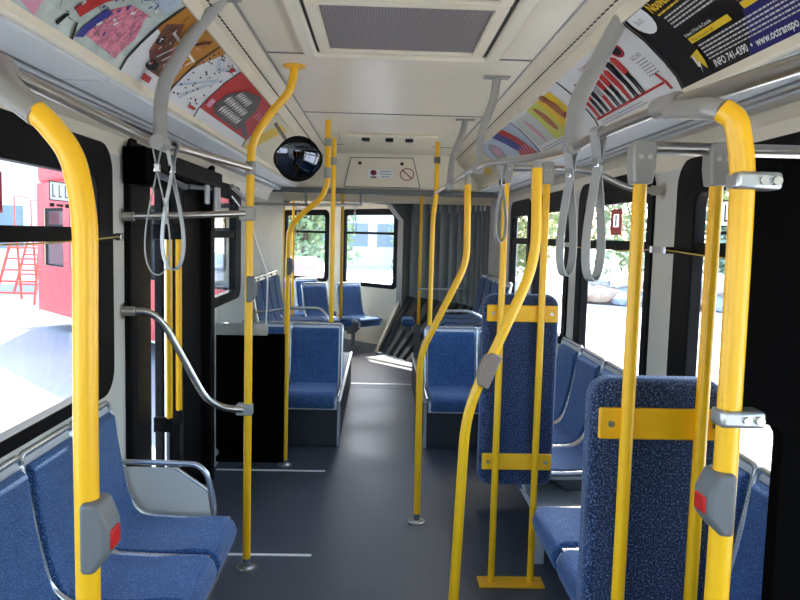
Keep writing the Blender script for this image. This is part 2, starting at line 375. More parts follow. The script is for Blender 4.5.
# black roof vent unit
vt = thing('roof_vent_unit', 'wide cream ceiling vent frame holding black mesh grilles', 'vent', (.07, 2.4, ZC))
def rr_frame(x0, x1, y0, y1, w, z0, z1, r=.02):
    return MB().ring([(a, b, z0) for a, b in rrect(x0, x1, y0, y1, r)], [(a, b, z0) for a, b in rrect(x0+w, x1-w, y0+w, y1-w, r*.5)], (0, 0, z1-z0))
rr_frame(-.33, .47, .9, 3.075, .055, ZC-.03, ZC+.0, .05).build('outer_frame', ceilm, vt, bevel=.012)
m_ = MB()
for y0, y1 in ((2.345, 2.99), (1.74, 2.345), (1.14, 1.74)):
    m_.ring([(a, b, ZC-.022) for a, b in rrect(-.262, .396, y0, y1, .015)], [(a, b, ZC-.022) for a, b in rrect(-.218, .352, y0+.03, y1-.035, .008)], (0, 0, .02))
m_.build('grille_frame', cream, vt, bevel=.005)
for y0, y1 in ((2.345, 2.99), (1.74, 2.345), (1.14, 1.74)):
    MB().box((-.22, y0+.028, ZC-.010), (.354, y1-.033, ZC-.006)).build('grille', grillem, vt)
m_ = MB(); m_.box((-.279, .95, ZC-.012), (-.264, 3.02, ZC-.001)); m_.box((.398, .95, ZC-.012), (.412, 3.02, ZC-.001)); m_.build('side_gap', ink, vt)

# ------------------------------------------------------------------ adverts in the coves
def cutmap(verts, faces, side, y0, off):
    """verts (a,b): a metres along reading direction, b metres up; mapped on the cove with cuts so that it follows the curve"""
    bm = bmesh.new(); vv = [bm.verts.new((a, b, 0)) for a, b in verts]
    for f in faces:
        try: bm.faces.new([vv[i] for i in f])
        except Exception: pass
    for c in PL[1:-1]:
        bmesh.ops.bisect_plane(bm, geom=bm.verts[:]+bm.edges[:]+bm.faces[:], plane_co=(0, c, 0), plane_no=(0, 1, 0))
    s = -side
    vs = [cove(side, y0+s*v.co.x, min(max(v.co.y, 0), ADH), off) for v in bm.verts]
    bm.verts.index_update(); fs = [tuple(v.index for v in f.verts) for f in bm.faces]; bm.free()
    return vs, fs
def ad_shape(polys, name, m, parent, side, y0, off):
    mb = MB()
    for p in polys:
        vs, fs = cutmap(p, [tuple(range(len(p)))], side, y0, off); mb.add(vs, fs)
    return mb.build(name, m, parent)
def rectp(a0, a1, b0, b1): return [(a0, b0), (a1, b0), (a1, b1), (a0, b1)]
def ell(a, b, ra, rb, n=18, rot=0): return [(a+ra*math.cos(t)*math.cos(rot)-rb*math.sin(t)*math.sin(rot), b+ra*math.cos(t)*math.sin(rot)+rb*math.sin(t)*math.cos(rot)) for t in [2*PI*k/n for k in range(n)]]
def ad_text(txt, name, m, parent, side, y0, a, b, h, sx=1.0, off=.004, bold=0):
    cu_ = bpy.data.curves.new('t', 'FONT'); cu_.body = txt; cu_.size = h*1.4; cu_.offset = bold
    o = bpy.data.objects.new('t', cu_); COL.objects.link(o); bpy.context.view_layer.update()
    me = o.to_mesh(); vs = [(a+v.co.x*sx, b+v.co.y) for v in me.vertices]; fs = [tuple(p.vertices) for p in me.polygons]
    o.to_mesh_clear(); bpy.data.objects.remove(o); bpy.data.curves.remove(cu_)
    V, F_ = cutmap(vs, fs, side, y0, off); return MB().add(V, F_).build(name, m, parent)
def advert(side, y0, y1, m, label):                   # y0 = start in reading direction
    L_ = abs(y1-y0); c = cove(side, (y0+y1)/2, ADH/2)
    t = thing('advert_poster', label, 'advertisement', c, 'bus adverts in the ceiling coves')
    mb = MB(); s = -side; ks = PL
    for off0 in (0,):
        vs = []; fs = []
        for k, b in enumerate(ks):
            for (y, o) in ((y0+s*.002, .0005), (y1-s*.002, .0005), (y1-s*.002, .002), (y0+s*.002, .002)): vs.append(cove(side, y, b, o))
        nn = len(ks)
        for k in range(nn-1):
            for j in range(4): j2 = (j+1) % 4; fs.append((k*4+j, k*4+j2, k*4+4+j2, k*4+4+j))
        fs += [(0,1,2,3), tuple((nn-1)*4+j for j in range(4))]; mb.add(vs, fs)
    mb.build('poster_sheet', m, t)
    ad_shape([rectp(L_-.012, L_+.004, 0, ADH)], 'black_divider', ink, t, side, y0, .004)
    return t, L_
P = lambda n_, r, g, b: mat(n_, srgb(r, g, b), .45, spec=.15)
c_black = P('poster_black', 14, 12, 18); c_navy = P('poster_navy', 42, 38, 104); c_yel = P('poster_yellow', 226, 190, 50)
c_white = P('poster_white', 226, 226, 224); c_red = P('poster_red', 190, 50, 48); c_dred = P('poster_crimson', 165, 40, 60)
c_grey = P('poster_dark_grey', 84, 78, 76); c_mint = P('poster_mint', 196, 206, 196); c_pink = P('poster_pink', 216, 150, 172)
c_or = P('poster_ochre', 190, 128, 48); c_brown = P('poster_brown', 104, 50, 36); c_sky = P('poster_pale_blue', 186, 200, 214)
c_cream = P('poster_cream', 214, 206, 176); c_lime = P('poster_lime', 206, 206, 96); c_skin = P('poster_tan', 176, 110, 76); c_lgrey = P('poster_light_grey', 160, 160, 166)
c_blue = P('poster_blue', 60, 66, 140); c_txt = P('poster_small_print', 208, 206, 204)
# right: black and navy advert (reads towards the viewer)
def lines(a0, b0, n_, dy, w, h, seed, gap=.006):
    R = random.Random(seed); out = []
    for k in range(n_):
        x = a0; b = b0-k*dy; end = a0+w*(.82+.18*R.random())
        while x < end:
            l = .006+.018*R.random(); out.append(rectp(x, min(x+l, end), b, b+h)); x += l+gap*.6
    return out
YA, YBd = 2.25, .75
t, L_ = advert(1, YA, YBd, c_black, 'black and navy advert with yellow bars and an INFO phone line')
ad_shape([[(.40, 0), (L_-.01, 0), (L_-.01, ADH), (.62, ADH)]], 'navy_field', c_navy, t, 1, YA, .003)
ad_shape([ell(.085, .255, .062, .062)], 'white_disc', c_white, t, 1, YA, .004)
ad_text('bus', 'disc_word', c_lgrey, t, 1, YA, .05, .24, .026, off=.006)
ad_text('Nouveau', 'headline', c_yel, t, 1, YA, .17, .243, .034, sx=.8, off=.006, bold=.001)
ad_text('INFO 741-4390  \u2022  www.octranspo', 'phone_line', c_white, t, 1, YA, .235, .014, .021, sx=.95, off=.006, bold=.0006)
ad_shape(lines(.18, .225, 1, .012, .28, .006, 9), 'yellow_line', c_yel, t, 1, YA, .005)
ad_shape(lines(.19, .208, 4, .0125, .40, .005, 1)+lines(.22, .088, 5, .0115, .62, .0045, 2)+lines(.55, .245, 3, .012, .25, .005, 5)+lines(.9, .235, 3, .012, .3, .005, 6), 'body_text', c_txt, t, 1, YA, .005)
ad_shape([rectp(.20, .43, .105, .124), rectp(.50, .78, .112, .131)], 'yellow_bar', c_yel, t, 1, YA, .005)
ad_text('Rideau 5 Post du Canada', 'bar_heading', c_white, t, 1, YA, .20, .130, .010, sx=1.1, off=.006)
ad_text('Trois  St-Laurent  740', 'bar_text', c_black, t, 1, YA, .22, .109, .008, sx=1.2, off=.007)
ad_text('Rideau 5', 'bar_heading', c_white, t, 1, YA, .50, .137, .010, sx=1.1, off=.006)
ad_shape([[(.14, .075), (.20, .085), (.19, .02), (.175, .035)]], 'yellow_glow', c_yel, t, 1, YA, .004)
ad_shape([[(.15, .07), (.165, .075), (.16, .05), (.172, .052), (.158, .015), (.16, .035), (.148, .037)]], 'white_flash', c_white, t, 1, YA, .006)
# right: white advert with standing figures
YA, YBd = 3.1, 2.25
t, L_ = advert(1, YA, YBd, c_white, 'white advert with a row of standing figures in red over a red ribbon line')
ad_shape([[(.02, .035), (L_-.10, .040), (L_-.10, .050), (.02, .045)], [(L_-.12, .085), (L_-.10, .085), (L_-.06, .015), (L_-.08, .015)]], 'ribbon', c_red, t, 1, YA, .004)
def figure(a, b, h, w):
    return ell(a, b+h*.93, w*.16, h*.065, 10), [(a-w*.28, b+h*.45), (a-w*.32, b+h*.8), (a-w*.1, b+h*.86), (a+w*.1, b+h*.86), (a+w*.32, b+h*.8), (a+w*.28, b+h*.45)], \
        [(a-w*.24, b+h*.46), (a+w*.24, b+h*.46), (a+w*.2, b), (a+w*.06, b), (a, b+h*.35), (a-w*.06, b), (a-w*.2, b)]
reds = []; dks = []; sk = []; gs = []
for k in range(9):
    h, tp, lg = figure(.06+k*.064, .042+.012*(k % 3)*.3, .150+.012*((k*5) % 3)+k*.004, .082)
    sk.append(h); (reds if k in (0, 1, 4, 5, 6, 8) else (gs if k in (3,) else dks)).append(tp); (dks if k % 3 else reds).append(lg)
ad_shape(reds, 'red_clothes', c_red, t, 1, YA, .004); ad_shape(dks, 'dark_clothes', c_black, t, 1, YA, .0045)
ad_shape(sk, 'faces', c_skin, t, 1, YA, .005); ad_shape(gs, 'grey_clothes', c_lgrey, t, 1, YA, .005)
ad_shape([ell(L_-.20, .225, .045, .034)], 'oval_badge', c_dred, t, 1, YA, .0042); ad_shape([ell(L_-.20, .225, .03, .022)], 'badge_centre', c_black, t, 1, YA, .005)
ad_text('ACCHO', 'badge_name', c_grey, t, 1, YA, L_-.17, .160, .016, off=.005)
ad_shape(lines(L_-.16, .145, 6, .012, .09, .003, 3), 'body_text', c_grey, t, 1, YA, .004)
ad_text("It's time to take action", 'headline', c_dred, t, 1, YA, .28, .243, .018, off=.004)
ad_shape(lines(.05, .02, 2, .011, .55, .004, 4), 'small_print', c_lgrey, t, 1, YA, .004)
# right: yellow-green advert, blue and red advert, cream advert
YA, YBd = 4.2, 3.1
t, L_ = advert(1, YA, YBd, c_white, 'yellow and lime advert with two tan figures and a pale left half')
ad_shape([rectp(.05, .42, .06, ADH-.02)], 'pale_photo', c_mint, t, 1, YA, .003)
ad_shape([rectp(.42, .70, .05, ADH-.01)], 'lime_field', c_lime, t, 1, YA, .003); ad_shape([rectp(.66, .93, .05, ADH-.01)], 'yellow_field', c_yel, t, 1, YA, .0035)
ad_shape([ell(.56, .17, .045, .085, rot=.25), ell(.80, .19, .05, .075, rot=.2), ell(.78, .255, .05, .025)], 'tan_figure', c_skin, t, 1, YA, .005)
ad_shape([ell(.85, .10, .05, .045)], 'red_dress', c_dred, t, 1, YA, .006); ad_shape([ell(.24, .15, .03, .09, rot=.3)], 'pink_shape', c_pink, t, 1, YA, .005)
ad_shape(lines(.08, .035, 2, .014, .8, .006, 8), 'small_print', c_lgrey, t, 1, YA, .004)
YA, YBd = 5.5, 4.2
t, L_ = advert(1, YA, YBd, c_sky, 'blue and red advert with scrawled lettering beside a round grey shape')
ad_shape([ell(.35, .17, .18, .085)], 'round_shape', c_lgrey, t, 1, YA, .003); ad_shape([rectp(.28, .45, .14, .21)], 'screen', c_pink, t, 1, YA, .004)
ad_shape([[(.62, ADH), (.85, ADH), (1.05, .10), (.85, .10)]], 'blue_stripe', c_blue, t, 1, YA, .003); ad_shape([[(.85, ADH), (1.02, ADH), (1.25, .02), (.80, .02), (.86, .1), (1.05, .10)]], 'red_stripe', c_red, t, 1, YA, .004)
ad_shape([rectp(.88+.07*k, .90+.07*k, .03, .12) for k in range(5)], 'scrawl', c_pink, t, 1, YA, .005)
YA, YBd = 6.9, 5.5
t, L_ = advert(1, YA, YBd, c_cream, 'plain cream advert next to the bulkhead on the seat-pad side')
ad_shape([ell(.9, .15, .2, .1)], 'yellow_patch', c_yel, t, 1, YA, .003)
# left adverts
YA, YBd = 1.2, 2.24
c_crowd = mat('poster_pink_crowd', srgb(206, 120, 140), .5, nscale=60, namt=.5); c_photo = mat('poster_brown_photo', srgb(110, 60, 40), .5, nscale=45, namt=.9); c_wash = mat('poster_mint_wash', srgb(190, 200, 190), .4, nscale=14, namt=.22)
t, L_ = advert(-1, YA, YBd, c_wash, 'pale green comic advert with a figure in red and a pink crowd')
ad_shape([[(0, ADH), (.36, ADH), (.30, 0), (0, 0)]], 'navy_corner', c_navy, t, -1, YA, .003)
ad_shape([[(.26, .04), (.50, .0), (.50, .14), (.30, .16)]], 'dusty_pink', c_pink, t, -1, YA, .0035)
ad_shape([rectp(.34, .47, .045, .095)], 'red_logo_box', c_red, t, -1, YA, .005); ad_text('C Transit', 'logo_word', c_white, t, -1, YA, .35, .06, .018, off=.006)
ad_shape([[(.72, .03), (.97, .02), (.99, .10), (.93, .18), (.82, .17), (.74, .11)]], 'pink_crowd', c_crowd, t, -1, YA, .004)
ad_shape([[(.62, .07), (.67, .06), (.71, .13), (.76, .17), (.72, .19), (.66, .15)]], 'red_coat', c_red, t, -1, YA, .005)
ad_shape([ell(.76, .225, .015, .018), [(.61, .05), (.625, .05), (.60, .01), (.585, .015)], [(.67, .045), (.68, .045), (.70, .0), (.685, .0)], [(.80, .20), (.84, .24), (.83, .25), (.79, .21)]], 'dark_limbs', c_black, t, -1, YA, .006)
ad_shape([rectp(.56, .70, .225, .285)], 'sign_edge', c_blue, t, -1, YA, .005); ad_shape([rectp(.57, .69, .232, .279)], 'sign_face', c_white, t, -1, YA, .006); ad_text('PUB', 'sign_word', c_black, t, -1, YA, .585, .242, .02, off=.007)
ad_shape([rectp(.78, 1.0, .22, ADH)], 'blue_water', c_sky, t, -1, YA, .0035); ad_shape([[(.70, .01), (.74, .02), (.78, .12), (.74, .12)], [(.84, .2), (.9, .24), (.88, .27), (.83, .23)]], 'blue_trousers', c_blue, t, -1, YA, .0055)
R = random.Random(21)
def strokes(n_, a0, a1, b0, b1, ln, w_):
    out = []
    for _ in range(n_):
        a = R.uniform(a0, a1); b = R.uniform(b0, b1); q_ = R.uniform(0, 3.1); l_ = ln*R.uniform(.5, 1); ca, sa = math.cos(q_)*l_, math.sin(q_)*l_
        pa, pb = -math.sin(q_)*w_, math.cos(q_)*w_; out.append([(a-pa, b-pb), (a+ca-pa, b+sa-pb), (a+ca+pa, b+sa+pb), (a+pa, b+pb)])
    return out
ad_shape(strokes(46, .55, .98, .03, .27, .03, .0011), 'sketch_lines', c_grey, t, -1, YA, .0075)
ad_shape(strokes(16, .6, .96, .05, .25, .02, .004), 'blue_dabs', c_blue, t, -1, YA, .007); ad_shape(strokes(12, .5, .96, .05, .27, .02, .005), 'white_dabs', c_white, t, -1, YA, .0072)
YA, YBd = 2.24, 2.70
t, L_ = advert(-1, YA, YBd, c_or, 'ochre photo advert with white piano-key shape and small red logo')
ad_shape([[(0, .17), (0, 0), (L_-.02, 0), (L_-.1, .05), (.2, .08), (.1, .16)]], 'white_curve', c_white, t, -1, YA, .003)
ad_shape([[(.02, .20), (.08, .10), (.2, .05), (.33, .05), (.3, .12), (.2, .15), (.1, .24)]], 'dark_crowd', c_photo, t, -1, YA, .004)
ad_shape([[(.10, .19), (.42, .165), (.42, .175), (.10, .20)]]+[[(.15+.05*k, .10), (.16+.05*k, .10), (.21+.05*k, .165), (.20+.05*k, .165)] for k in range(5)], 'white_bars', c_white, t, -1, YA, .005)
ad_shape([ell(.08, .15, .02, .018), ell(.17, .07, .05, .02)], 'dark_head', c_black, t, -1, YA, .0055)
ad_shape([rectp(.16, .24, .012, .034)], 'red_logo_box', c_red, t, -1, YA, .006); ad_shape(strokes(20, .06, .36, .06, .22, .02, .003), 'white_dabs', c_white, t, -1, YA, .0065); ad_shape(strokes(10, .1, .4, .06, .2, .02, .004), 'red_dabs', c_red, t, -1, YA, .0066); ad_shape(strokes(14, .06, .40, .10, .27, .03, .0025), 'dark_dabs', c_black, t, -1, YA, .0067); ad_shape([ell(.22, .22, .05, .012, rot=.5), ell(.33, .24, .05, .01, rot=.6)], 'brown_stroke', c_brown, t, -1, YA, .005)
YA, YBd = 2.70, 3.10
t, L_ = advert(-1, YA, YBd, c_white, 'white route map advert covered in tiny black labels')
ad_shape([[(0, .13), (0, ADH), (.1, ADH)]], 'ochre_corner', c_or, t, -1, YA, .003)
R = random.Random(5)
ad_shape([rectp(a, a+.014+.01*R.random(), b, b+.006) for a, b in [(.02+.33*R.random(), .02+.25*R.random()) for _ in range(46)]], 'map_labels', c_black, t, -1, YA, .005)
ad_shape([[(.02, .06), (.3, .17), (.3, .185), (.02, .075)], [(.1, .24), (.2, .20), (.36, .26), (.36, .285), (.2, .225), (.1, .255)], [(.1, .03), (.13, .03), (.36, .2), (.34, .2)]], 'map_rivers', c_sky, t, -1, YA, .004)
ad_shape([rectp(.26, .34, .02, .034), rectp(.28, .33, .24, .265)], 'red_key', c_red, t, -1, YA, .006); ad_shape(strokes(26, .03, .34, .02, .26, .03, .0009), 'route_lines', c_lgrey, t, -1, YA, .0045)
YA, YBd = 3.10, 4.15
t, L_ = advert(-1, YA, YBd, c_red, 'red advert with a dark grey curve of white brush lettering')
ad_shape([[(0, 0), (L_-.02, 0), (L_-.02, .045), (0, .045)]], 'white_footer', c_white, t, -1, YA, .003)
ad_shape([[(.12, .09), (.2, .06), (.75, .06), (.72, .2), (.55, .27), (.30, .24), (.15, .17)]], 'grey_curve', c_grey, t, -1, YA, .004)
R = random.Random(3)
for row, (b, a0, a1) in enumerate(((.20, .25, .52), (.15, .18, .60), (.10, .22, .62))):
    pl = []; a = a0
    while a < a1: w_ = .02+.02*R.random(); pl.append([(a, b-.018), (a+.012, b-.02), (a+w_+.006, b+.02), (a+w_-.008, b+.022)]); pl.append(ell(a+w_*.5, b, w_*.5, .012, 8)); a += w_+.012
    ad_shape(pl, 'brush_lettering', c_white, t, -1, YA, .006)
ad_shape([rectp(.03, .10, .07, .11)], 'corner_logo', c_pink, t, -1, YA, .005)
ad_shape([[(.70, .09), (.95, .05), (.99, .07), (.75, .12)]], 'grey_fold', c_grey, t, -1, YA, .005); ad_shape([rectp(.78+.06*k, .80+.06*k, .17, .21) for k in range(3)], 'pale_marks', c_pink, t, -1, YA, .005)
YA, YBd = 4.15, 6.9
t, L_ = advert(-1, YA, YBd, c_cream, 'cream and yellow advert behind the round mirror')
ad_shape([[(.05, 0), (.25, 0), (.6, .25), (.3, .25)]], 'yellow_patch', c_yel, t, -1, YA, .003)

# ------------------------------------------------------------------ rails, poles
RT = .0165
def pole_mesh(pts, r=.0185, fr=.12): return MB().tube(pts, r, 18, fr)
def cyl_clamp(c, axis, r, L_): c = Vector(c); a = Vector(axis).normalized(); return MB().tube([c-a*L_/2, c+a*L_/2], r, 18)
def floor_foot(x, y, z, parent):
    m_ = MB(); m_.disc((x, y, z), (0,0,1), .048, .006, 24); m_.disc((x, y, z+.006), (0,0,1), .036, .01, 24, .03); m_.build('floor_flange', steel, parent, smooth=True)
    MB().disc((x, y, z+.012), (0,0,1), .016, .05).build('foot_sleeve', clampd, parent, smooth=True)
def stop_box(c, parent, side=1, h=.15, redb=True):     # grey stop-request box on a pole at c; body bulges to side
    x, y, z = c; d = .03
    prof = [(-.006, -h/2), (.014, -h/2), (.037, -h*.22), (.037, h*.16), (.022, h/2), (-.006, h/2)]
    o = MB().prism([(x+side*a, y-d, z+b) for a, b in prof], (0, 2*d, 0)).build('stop_button_box', clampd, parent, bevel=.007)
    if redb: MB().box((min(x+side*.030, x+side*.041), y-.018, z-h*.17), (max(x+side*.030, x+side*.041), y+.018, z+h*.10)).build('stop_button', red, o, bevel=.003)
# pole E: beside the rear door, bent to the ceiling
YE = 3.324
t = thing('grab_pole', 'full-height yellow pole by the door, joined by both steel rails and curved at its top', 'pole', (-.6, YE, 0), 'yellow grab poles')
pole_mesh([(-.405, YE, ZC), (-.415, YE, 2.24), (-.52, YE, 2.12), (-.595, YE, 2.0), (-.60, YE, 1.7), (-.605, YE, .05)], .0185, .07).build('tube', yellow, t, smooth=True)
MB().disc((-.405, YE, ZC-.008), (0,0,1), .05, .008).build('ceiling_plate', yellow, t)
floor_foot(-.605, YE, 0, t); MB().box((-.645, YE-.028, 1.648), (-.575, YE+.028, 1.712)).build('clamp', clampg, t, bevel=.008)
MB().box((-.655, YE-.026, .745), (-.58, YE+.026, .80)).build('clamp', clampg, t, bevel=.008)
cyl_clamp((-.597, YE, 1.885), (0,0,1), .023, .06).build('collar', clampg, t, smooth=True)
stop_box((-.603, YE, 1.335), t, 1, .12, False)
# pole F
YFp = 4.866
t = thing('grab_pole', 'yellow pole at the corner of the black partition, swept inwards at its top', 'pole', (-.62, YFp, 0), 'yellow grab poles')
pole_mesh([(-.366, YFp, ZC), (-.362, YFp, 1.93), (-.40, YFp, 1.83), (-.54, YFp, 1.72), (-.615, YFp, 1.62), (-.622, YFp, 1.2), (-.628, YFp, .04)], .0185, .07).build('tube', yellow, t, smooth=True)
floor_foot(-.628, YFp, 0, t); cyl_clamp((-.364, YFp, 2.0), (0,0,1), .025, .07).build('collar', clampg, t, smooth=True)
cyl_clamp((-.364, YFp, 2.2), (0,0,1), .025, .05).build('collar', clampg, t, smooth=True); stop_box((-.62, YFp, 1.37), t, 1, .12, False)
# pole G on left box
t = thing('grab_pole', 'straight yellow pole rising behind the left forward-facing seat', 'pole', (-.37, 5.8, .34), 'yellow grab poles')
pole_mesh([(-.385, 5.8, ZC), (-.385, 5.8, .35)], .0185, 0).build('tube', yellow, t, smooth=True); floor_foot(-.385, 5.8, .34, t)
cyl_clamp((-.385, 5.8, 2.17), (0,0,1), .026, .06).build('collar', clampg, t, smooth=True)
# pole C on right box
t = thing('grab_pole', 'straight yellow ceiling pole where the right handrail ends, behind the kinked aisle pole', 'pole', (.41, 5.45, .34), 'yellow grab poles')
pole_mesh([(.435, 5.8, ZC), (.435, 5.8, 1.9), (.415, 5.8, 1.75), (.41, 5.8, .35)], .0185, .05).build('tube', yellow, t, smooth=True); floor_foot(.41, 5.8, .34, t)
cyl_clamp((.435, 5.8, 2.2), (0,0,1), .026, .05).build('collar', clampd, t, smooth=True)
# pole D kinked
YD = 3.906
t = thing('grab_pole', 'yellow aisle pole with an S-kink, standing alone on the floor right of the aisle', 'pole', (.24, YD, 0), 'yellow grab poles')
pole_mesh([(.462, YD, 1.885), (.47, YD, 1.46), (.23, YD, .95), (.237, YD, .05)], .0185, .09).build('tube', yellow, t, smooth=True); floor_foot(.237, YD, 0, t)
MB().tube([(.462, YD, 1.95), (.462, YD, 1.88)], .013, 14, r2=.019).build('clamp', clampg, t, smooth=True)
# near S pole
YS = 2.6
t = thing('grab_pole', 'thick yellow pole with long diagonal bend and grey button box, before the farther seat pad', 'pole', (.28, YS, 0), 'yellow grab poles')
pole_mesh([aY(537, 168, YS), aY(536, 262, YS), aY(466, 412, YS), aY(452, 620, YS), (aY(452, 620, YS).x, YS, 0)], .019, .12).build('tube', yellow, t, smooth=True)
MB().tube([aY(537, 158, YS), aY(537, 174, YS)], .012, 14, r2=.019).build('clamp', clampg, t, smooth=True)
MB().disc((aY(452, 620, YS).x, YS, 0), (0,0,1), .05, .008).build('floor_flange', steel, t)
c = aY(489, 370, YS)+Vector((0, 0, 0)); d = (aY(536, 262, YS)-aY(466, 412, YS)).normalized(); nn = Vector((-d.z, 0, d.x))
MB().prism([c+nn*a+d*b for a, b in ((-.01, -.065), (.026, -.065), (.044, -.03), (.044, .04), (.03, .065), (-.01, .065))], (0, .001, 0)).v
o = MB().prism([c+Vector((0, -.03, 0))+nn*a+d*b for a, b in ((-.022, -.065), (.022, -.065), (.036, -.03), (.036, .04), (.022, .065), (-.022, .065))], (0, .06, 0)).build('stop_button_box', mat('brownish_grey_plastic', srgb(142, 124, 112), .5), t, bevel=.008)
# near left curved pole
t = thing('grab_pole', 'thick yellow pole curving off the handrail before the left window, with grey stop box', 'pole', (-.448, 1.1, 0), 'yellow grab poles')
pole_mesh([(-.515, 1.1, 1.768), (-.500, 1.1, 1.756), (-.462, 1.1, 1.71), (-.444, 1.1, 1.62), (-.448, 1.1, 1.3), (-.446, 1.1, .0)], .0185, .05).build('tube', yellow, t, smooth=True)
MB().tube([(-.745, 1.42, 1.895), (-.66, 1.25, 1.86), (-.58, 1.13, 1.812), (-.508, 1.10, 1.762)], .046, 20, oval=.75, r2=.023, fr=.05).build('clamp_arm', clampg, t, smooth=True)
MB().disc((-.446, 1.1, 0), (0,0,1), .05, .008).build('floor_flange', steel, t)
p = aY(95, 533, 1.1); stop_box((-.447+.004, 1.1, p.z), t, 1, .112)
# near right curved pole
YP = 1.1
t = thing('grab_pole', 'thick yellow pole hooked over at its top and bolted to the black partition', 'pole', (.552, YP, 0), 'yellow grab poles')
pole_mesh([(.519, YP+.012, 1.803), (.536, YP, 1.788), (.551, YP, 1.72), (.553, YP, 1.6), (.555, YP, 1.3), (.552, YP, .0)], .0185, .045).build('tube', yellow, t, smooth=True)
rc = aY(668, 106, 1.68)
MB().tube([rc+Vector((0, -.02, -.018)), Vector((.565, YP+.28, 1.852)), Vector((.510, YP+.04, 1.81)), Vector((.522, YP+.008, 1.801))], .020, 16, r2=.0175, fr=.05).build('clamp_arm', clampg, t, smooth=True)
for z in (1.695, 1.328):
    o = MB().obox((.567, YP-.004, z), (.070, .042, .027), ((1,0,0), (0,1,0), (0,0,1))).build('bracket', alu, t, bevel=.006)
    m_ = MB(); m_.disc((.571, YP-.025, z), (0,-1,0), .006, .004); m_.disc((.591, YP-.025, z), (0,-1,0), .007, .005); m_.build('bolt', steel, o, smooth=True)
p = aY(716, 500, YP); stop_box((.556, YP, p.z), t, -1, .100)
MB().disc((.552, YP, 0), (0,0,1), .05, .008).build('floor_flange', steel, t)
# thin poles at joint
for px, lab in ((341, 'slim yellow pole standing at the joint end of the left raised box'), (419, 'slim yellow pole standing at the joint end of the right raised box')):
    y = 7.5; p = aY(px, 300, y); t = thing('grab_pole', lab, 'pole', (p.x, y, .34), 'yellow grab poles')
    pole_mesh([(p.x, y, 2.03), (p.x, y, .34)], .0175, 0).build('tube', yellow, t, smooth=True)
    MB().disc((p.x, y, .34), (0,0,1), .04, .01).build('floor_flange', steel, t)

# overhead rails
def rail(label, pts, r=RT, fr=.1, ends=None, z=0):
    t = thing('handrail', label, 'handrail', Vector(pts[0]), 'stainless steel handrails')
    MB().tube(pts, r, 16, fr).build('tube', steel, t, smooth=True)
    if ends:
        for (c, ax) in ends:
            m_ = MB(); m_.disc(c, ax, .034, .006, 20); m_.disc(Vector(c)+Vector(ax)*.006, ax, .021, .045, 18); m_.build('wall_flange', steel, t, smooth=True)
    return t
rail('long overhead rail along the door side, ending at the curved yellow pole', [(-.72, -1.8, 1.9), aY(0, 68, 1.436), aY(50, 92, 1.69), aY(100, 117, 2.05), aY(155, 143, 2.5), aY(182, 149, 2.82), (-.597, YE-.01, 1.885)], .0155, .12)
RR = [aY(800, 64, 1.25), aY(668, 106, 1.68), aY(600, 134, 2.03), aY(572, 149, 2.3), aY(537, 157, 2.6), aY(485, 164, 3.1), Vector((.462, 3.906, 1.945)), Vector((.435, 5.78, 1.945))]
rail('long overhead rail above the seat pads, its near length the thickest', [(.72, -1.8, 1.9), RR[0], RR[1]], .0175, 0)
rail('thinner far length of the overhead rail above the seat pads', RR[1:], .0138, .10)
for c in (rc, ):
    pass
rail('short straight rail crossing the door from the wall to the yellow pole', [(XL, 3.075, 1.65), (-.86, 3.15, 1.66), (-.62, YE-.02, 1.68)], .0145, .05, [((XL, 3.075, 1.65), (1, .1, 0))])
rail('S-bent rail crossing the door low down to the yellow pole', [(XL, 3.07, 1.25), (aY(150, 311, 3.13)), (aY(165, 325, 3.17)), (aY(205, 398, 3.25)), (aY(222, 408, 3.29)), (-.62, YE-.02, .775)], .0155, .09, [((XL, 3.07, 1.25), (1, .1, 0))])
rail('bent transverse rail over the farther seat pad running to the window post', [(.50, 3.2, 1.908), (.88, 3.2, 1.908), (.97, 3.19, 1.885), (1.05, 3.16, 1.84), (1.12, 3.12, 1.82), (XR, 3.12, 1.82)], .0145, .05, [((XR, 3.12, 1.82), (-1, 0, 0))])
rail('straight transverse rail over the nearer seat pad', [(.60, 1.66, 1.813), (XR, 1.66, 1.815)], .015, 0, [((XR, 1.66, 1.815), (-1, 0, 0))])
m_ = rail('drooping rail along the left wall past the door hung from the bulkhead', [aY(232, 186, 4.7), aY(249, 203, 5.4), aY(306, 205, 6.9), aY(361, 205, 7.2)], .0145, .12)
MB().tube([aY(306, 205, 6.9), aY(306, 190, 7.0)], .012).build('bracket', hangg, m_, smooth=True); MB().tube([aY(361, 205, 7.2), aY(361, 193, 7.1)], .012).build('bracket', hangg, m_, smooth=True)
# chunky joint grips on the right rail
o = MB().tube([rc+(RR[0]-RR[1]).normalized()*.05, rc-(RR[0]-RR[1]).normalized()*.05], .026, 18).build('rail_grip', clampg, bevel=.006)
tag(o, 'grey sleeve gripping the right overhead rail beside the hooked yellow pole', 'clamp')
